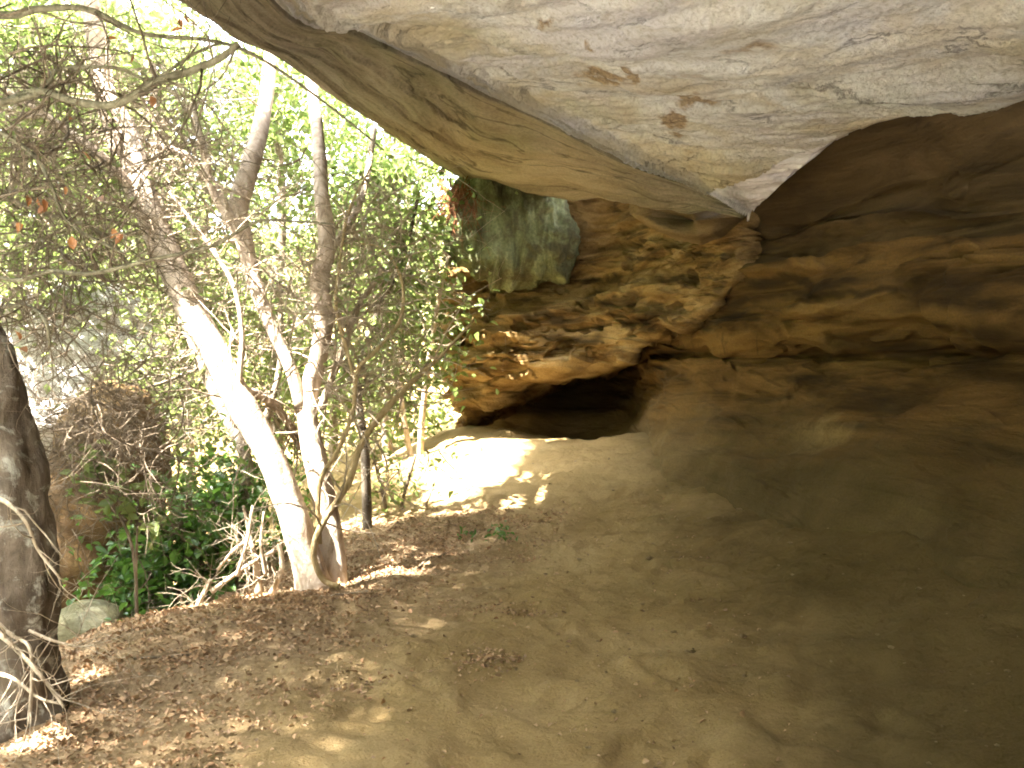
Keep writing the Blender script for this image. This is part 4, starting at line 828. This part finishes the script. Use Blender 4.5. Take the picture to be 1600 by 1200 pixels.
t2 = spawn(*t1, 200, lf=(.3, .7), K=5, wob=.4)
v, f = join([tubes(*t1, 4), tubes(*t2, 3)]); mesh_obj('twig_spray', v, f, M_twig, hp)
def seedling(px, py, Y, n, s, label):
    b = gp(px, py, Y); t = thing('seedling', label, 'seedling', b, 'green seedlings on the litter')
    st = np.repeat(b[None], n, 0)+np.column_stack([rng.normal(size=(n, 2))*s*.8, np.zeros(n)])
    p, r = grow(st, np.column_stack([rng.normal(size=(n, 2))*.5, np.ones(n)]), rng.uniform(.6, 1.4, n)*s, np.full(n, .002), 5)
    v, f = tubes(p, r, 4); mesh_obj('stem', v, f, M_twig_dk, t)
    c = np.repeat(p[:, -1], 5, 0)+rng.normal(size=(n*5, 3))*s*.3
    v, f = leaves(c, rng.uniform(.03, .055, len(c)), .6); mesh_obj('foliage', v, f, M_leaf_dk, t)
seedling(778, 858, 7.9, 12, .08, 'low dark green seedling patch on the litter beside the sand')
seedling(722, 852, 8.0, 4, .06, 'tiny bright green sprout in the shaded litter nearer the twin trunks')

# ---------------------------------------------------------------- light, sky, camera
sun = bpy.data.lights.new('sun', 'SUN'); sun.energy = 5.0; sun.angle = math.radians(.9); sun.color = (1, .93, .82)
so = bpy.data.objects.new('sun', sun); COL.objects.link(so); so.rotation_euler = Vector(SUN).to_track_quat('Z', 'Y').to_euler(); so.location = (-6, -4, 14)
w = bpy.data.worlds.new('World'); scene.world = w; w.use_nodes = True; nt = w.node_tree; nt.nodes.clear()
sky = nt.nodes.new('ShaderNodeTexSky'); sky.sky_type = 'NISHITA'; sky.sun_disc = False
sky.sun_elevation = math.asin(SUN[2]); sky.sun_rotation = math.atan2(SUN[0], SUN[1]); sky.dust_density = 3; sky.air_density = 1.2
hs = nt.nodes.new('ShaderNodeHueSaturation'); hs.inputs['Saturation'].default_value = .25; hs.inputs['Value'].default_value = 1.0
bg = nt.nodes.new('ShaderNodeBackground'); bg.inputs[1].default_value = .15; ou = nt.nodes.new('ShaderNodeOutputWorld')
nt.links.new(sky.outputs[0], hs.inputs['Color']); nt.links.new(hs.outputs[0], bg.inputs[0]); nt.links.new(bg.outputs[0], ou.inputs[0])
cam = bpy.data.cameras.new('camera'); cam.sensor_width = 36; cam.lens = 36*FPX/1600; cam.clip_end = 2000; cam.clip_start = .05
co = bpy.data.objects.new('camera', cam); COL.objects.link(co); co.location = CAM; co.rotation_euler = (math.pi/2-PITCH, 0, 0); scene.camera = co
vs = scene.view_settings; vs.view_transform = 'Standard'; vs.look = 'None'; vs.gamma = 1; vs.exposure = 4.42; vs.use_curve_mapping = False
cy = scene.cycles; cy.use_denoising = True; cy.denoiser = 'OPENIMAGEDENOISE'; cy.max_bounces = 9; cy.diffuse_bounces = 5; cy.glossy_bounces = 2; cy.transmission_bounces = 4; cy.caustics_reflective = False; cy.caustics_refractive = False
cy.sample_clamp_indirect = 6; cy.filter_width = 1.9
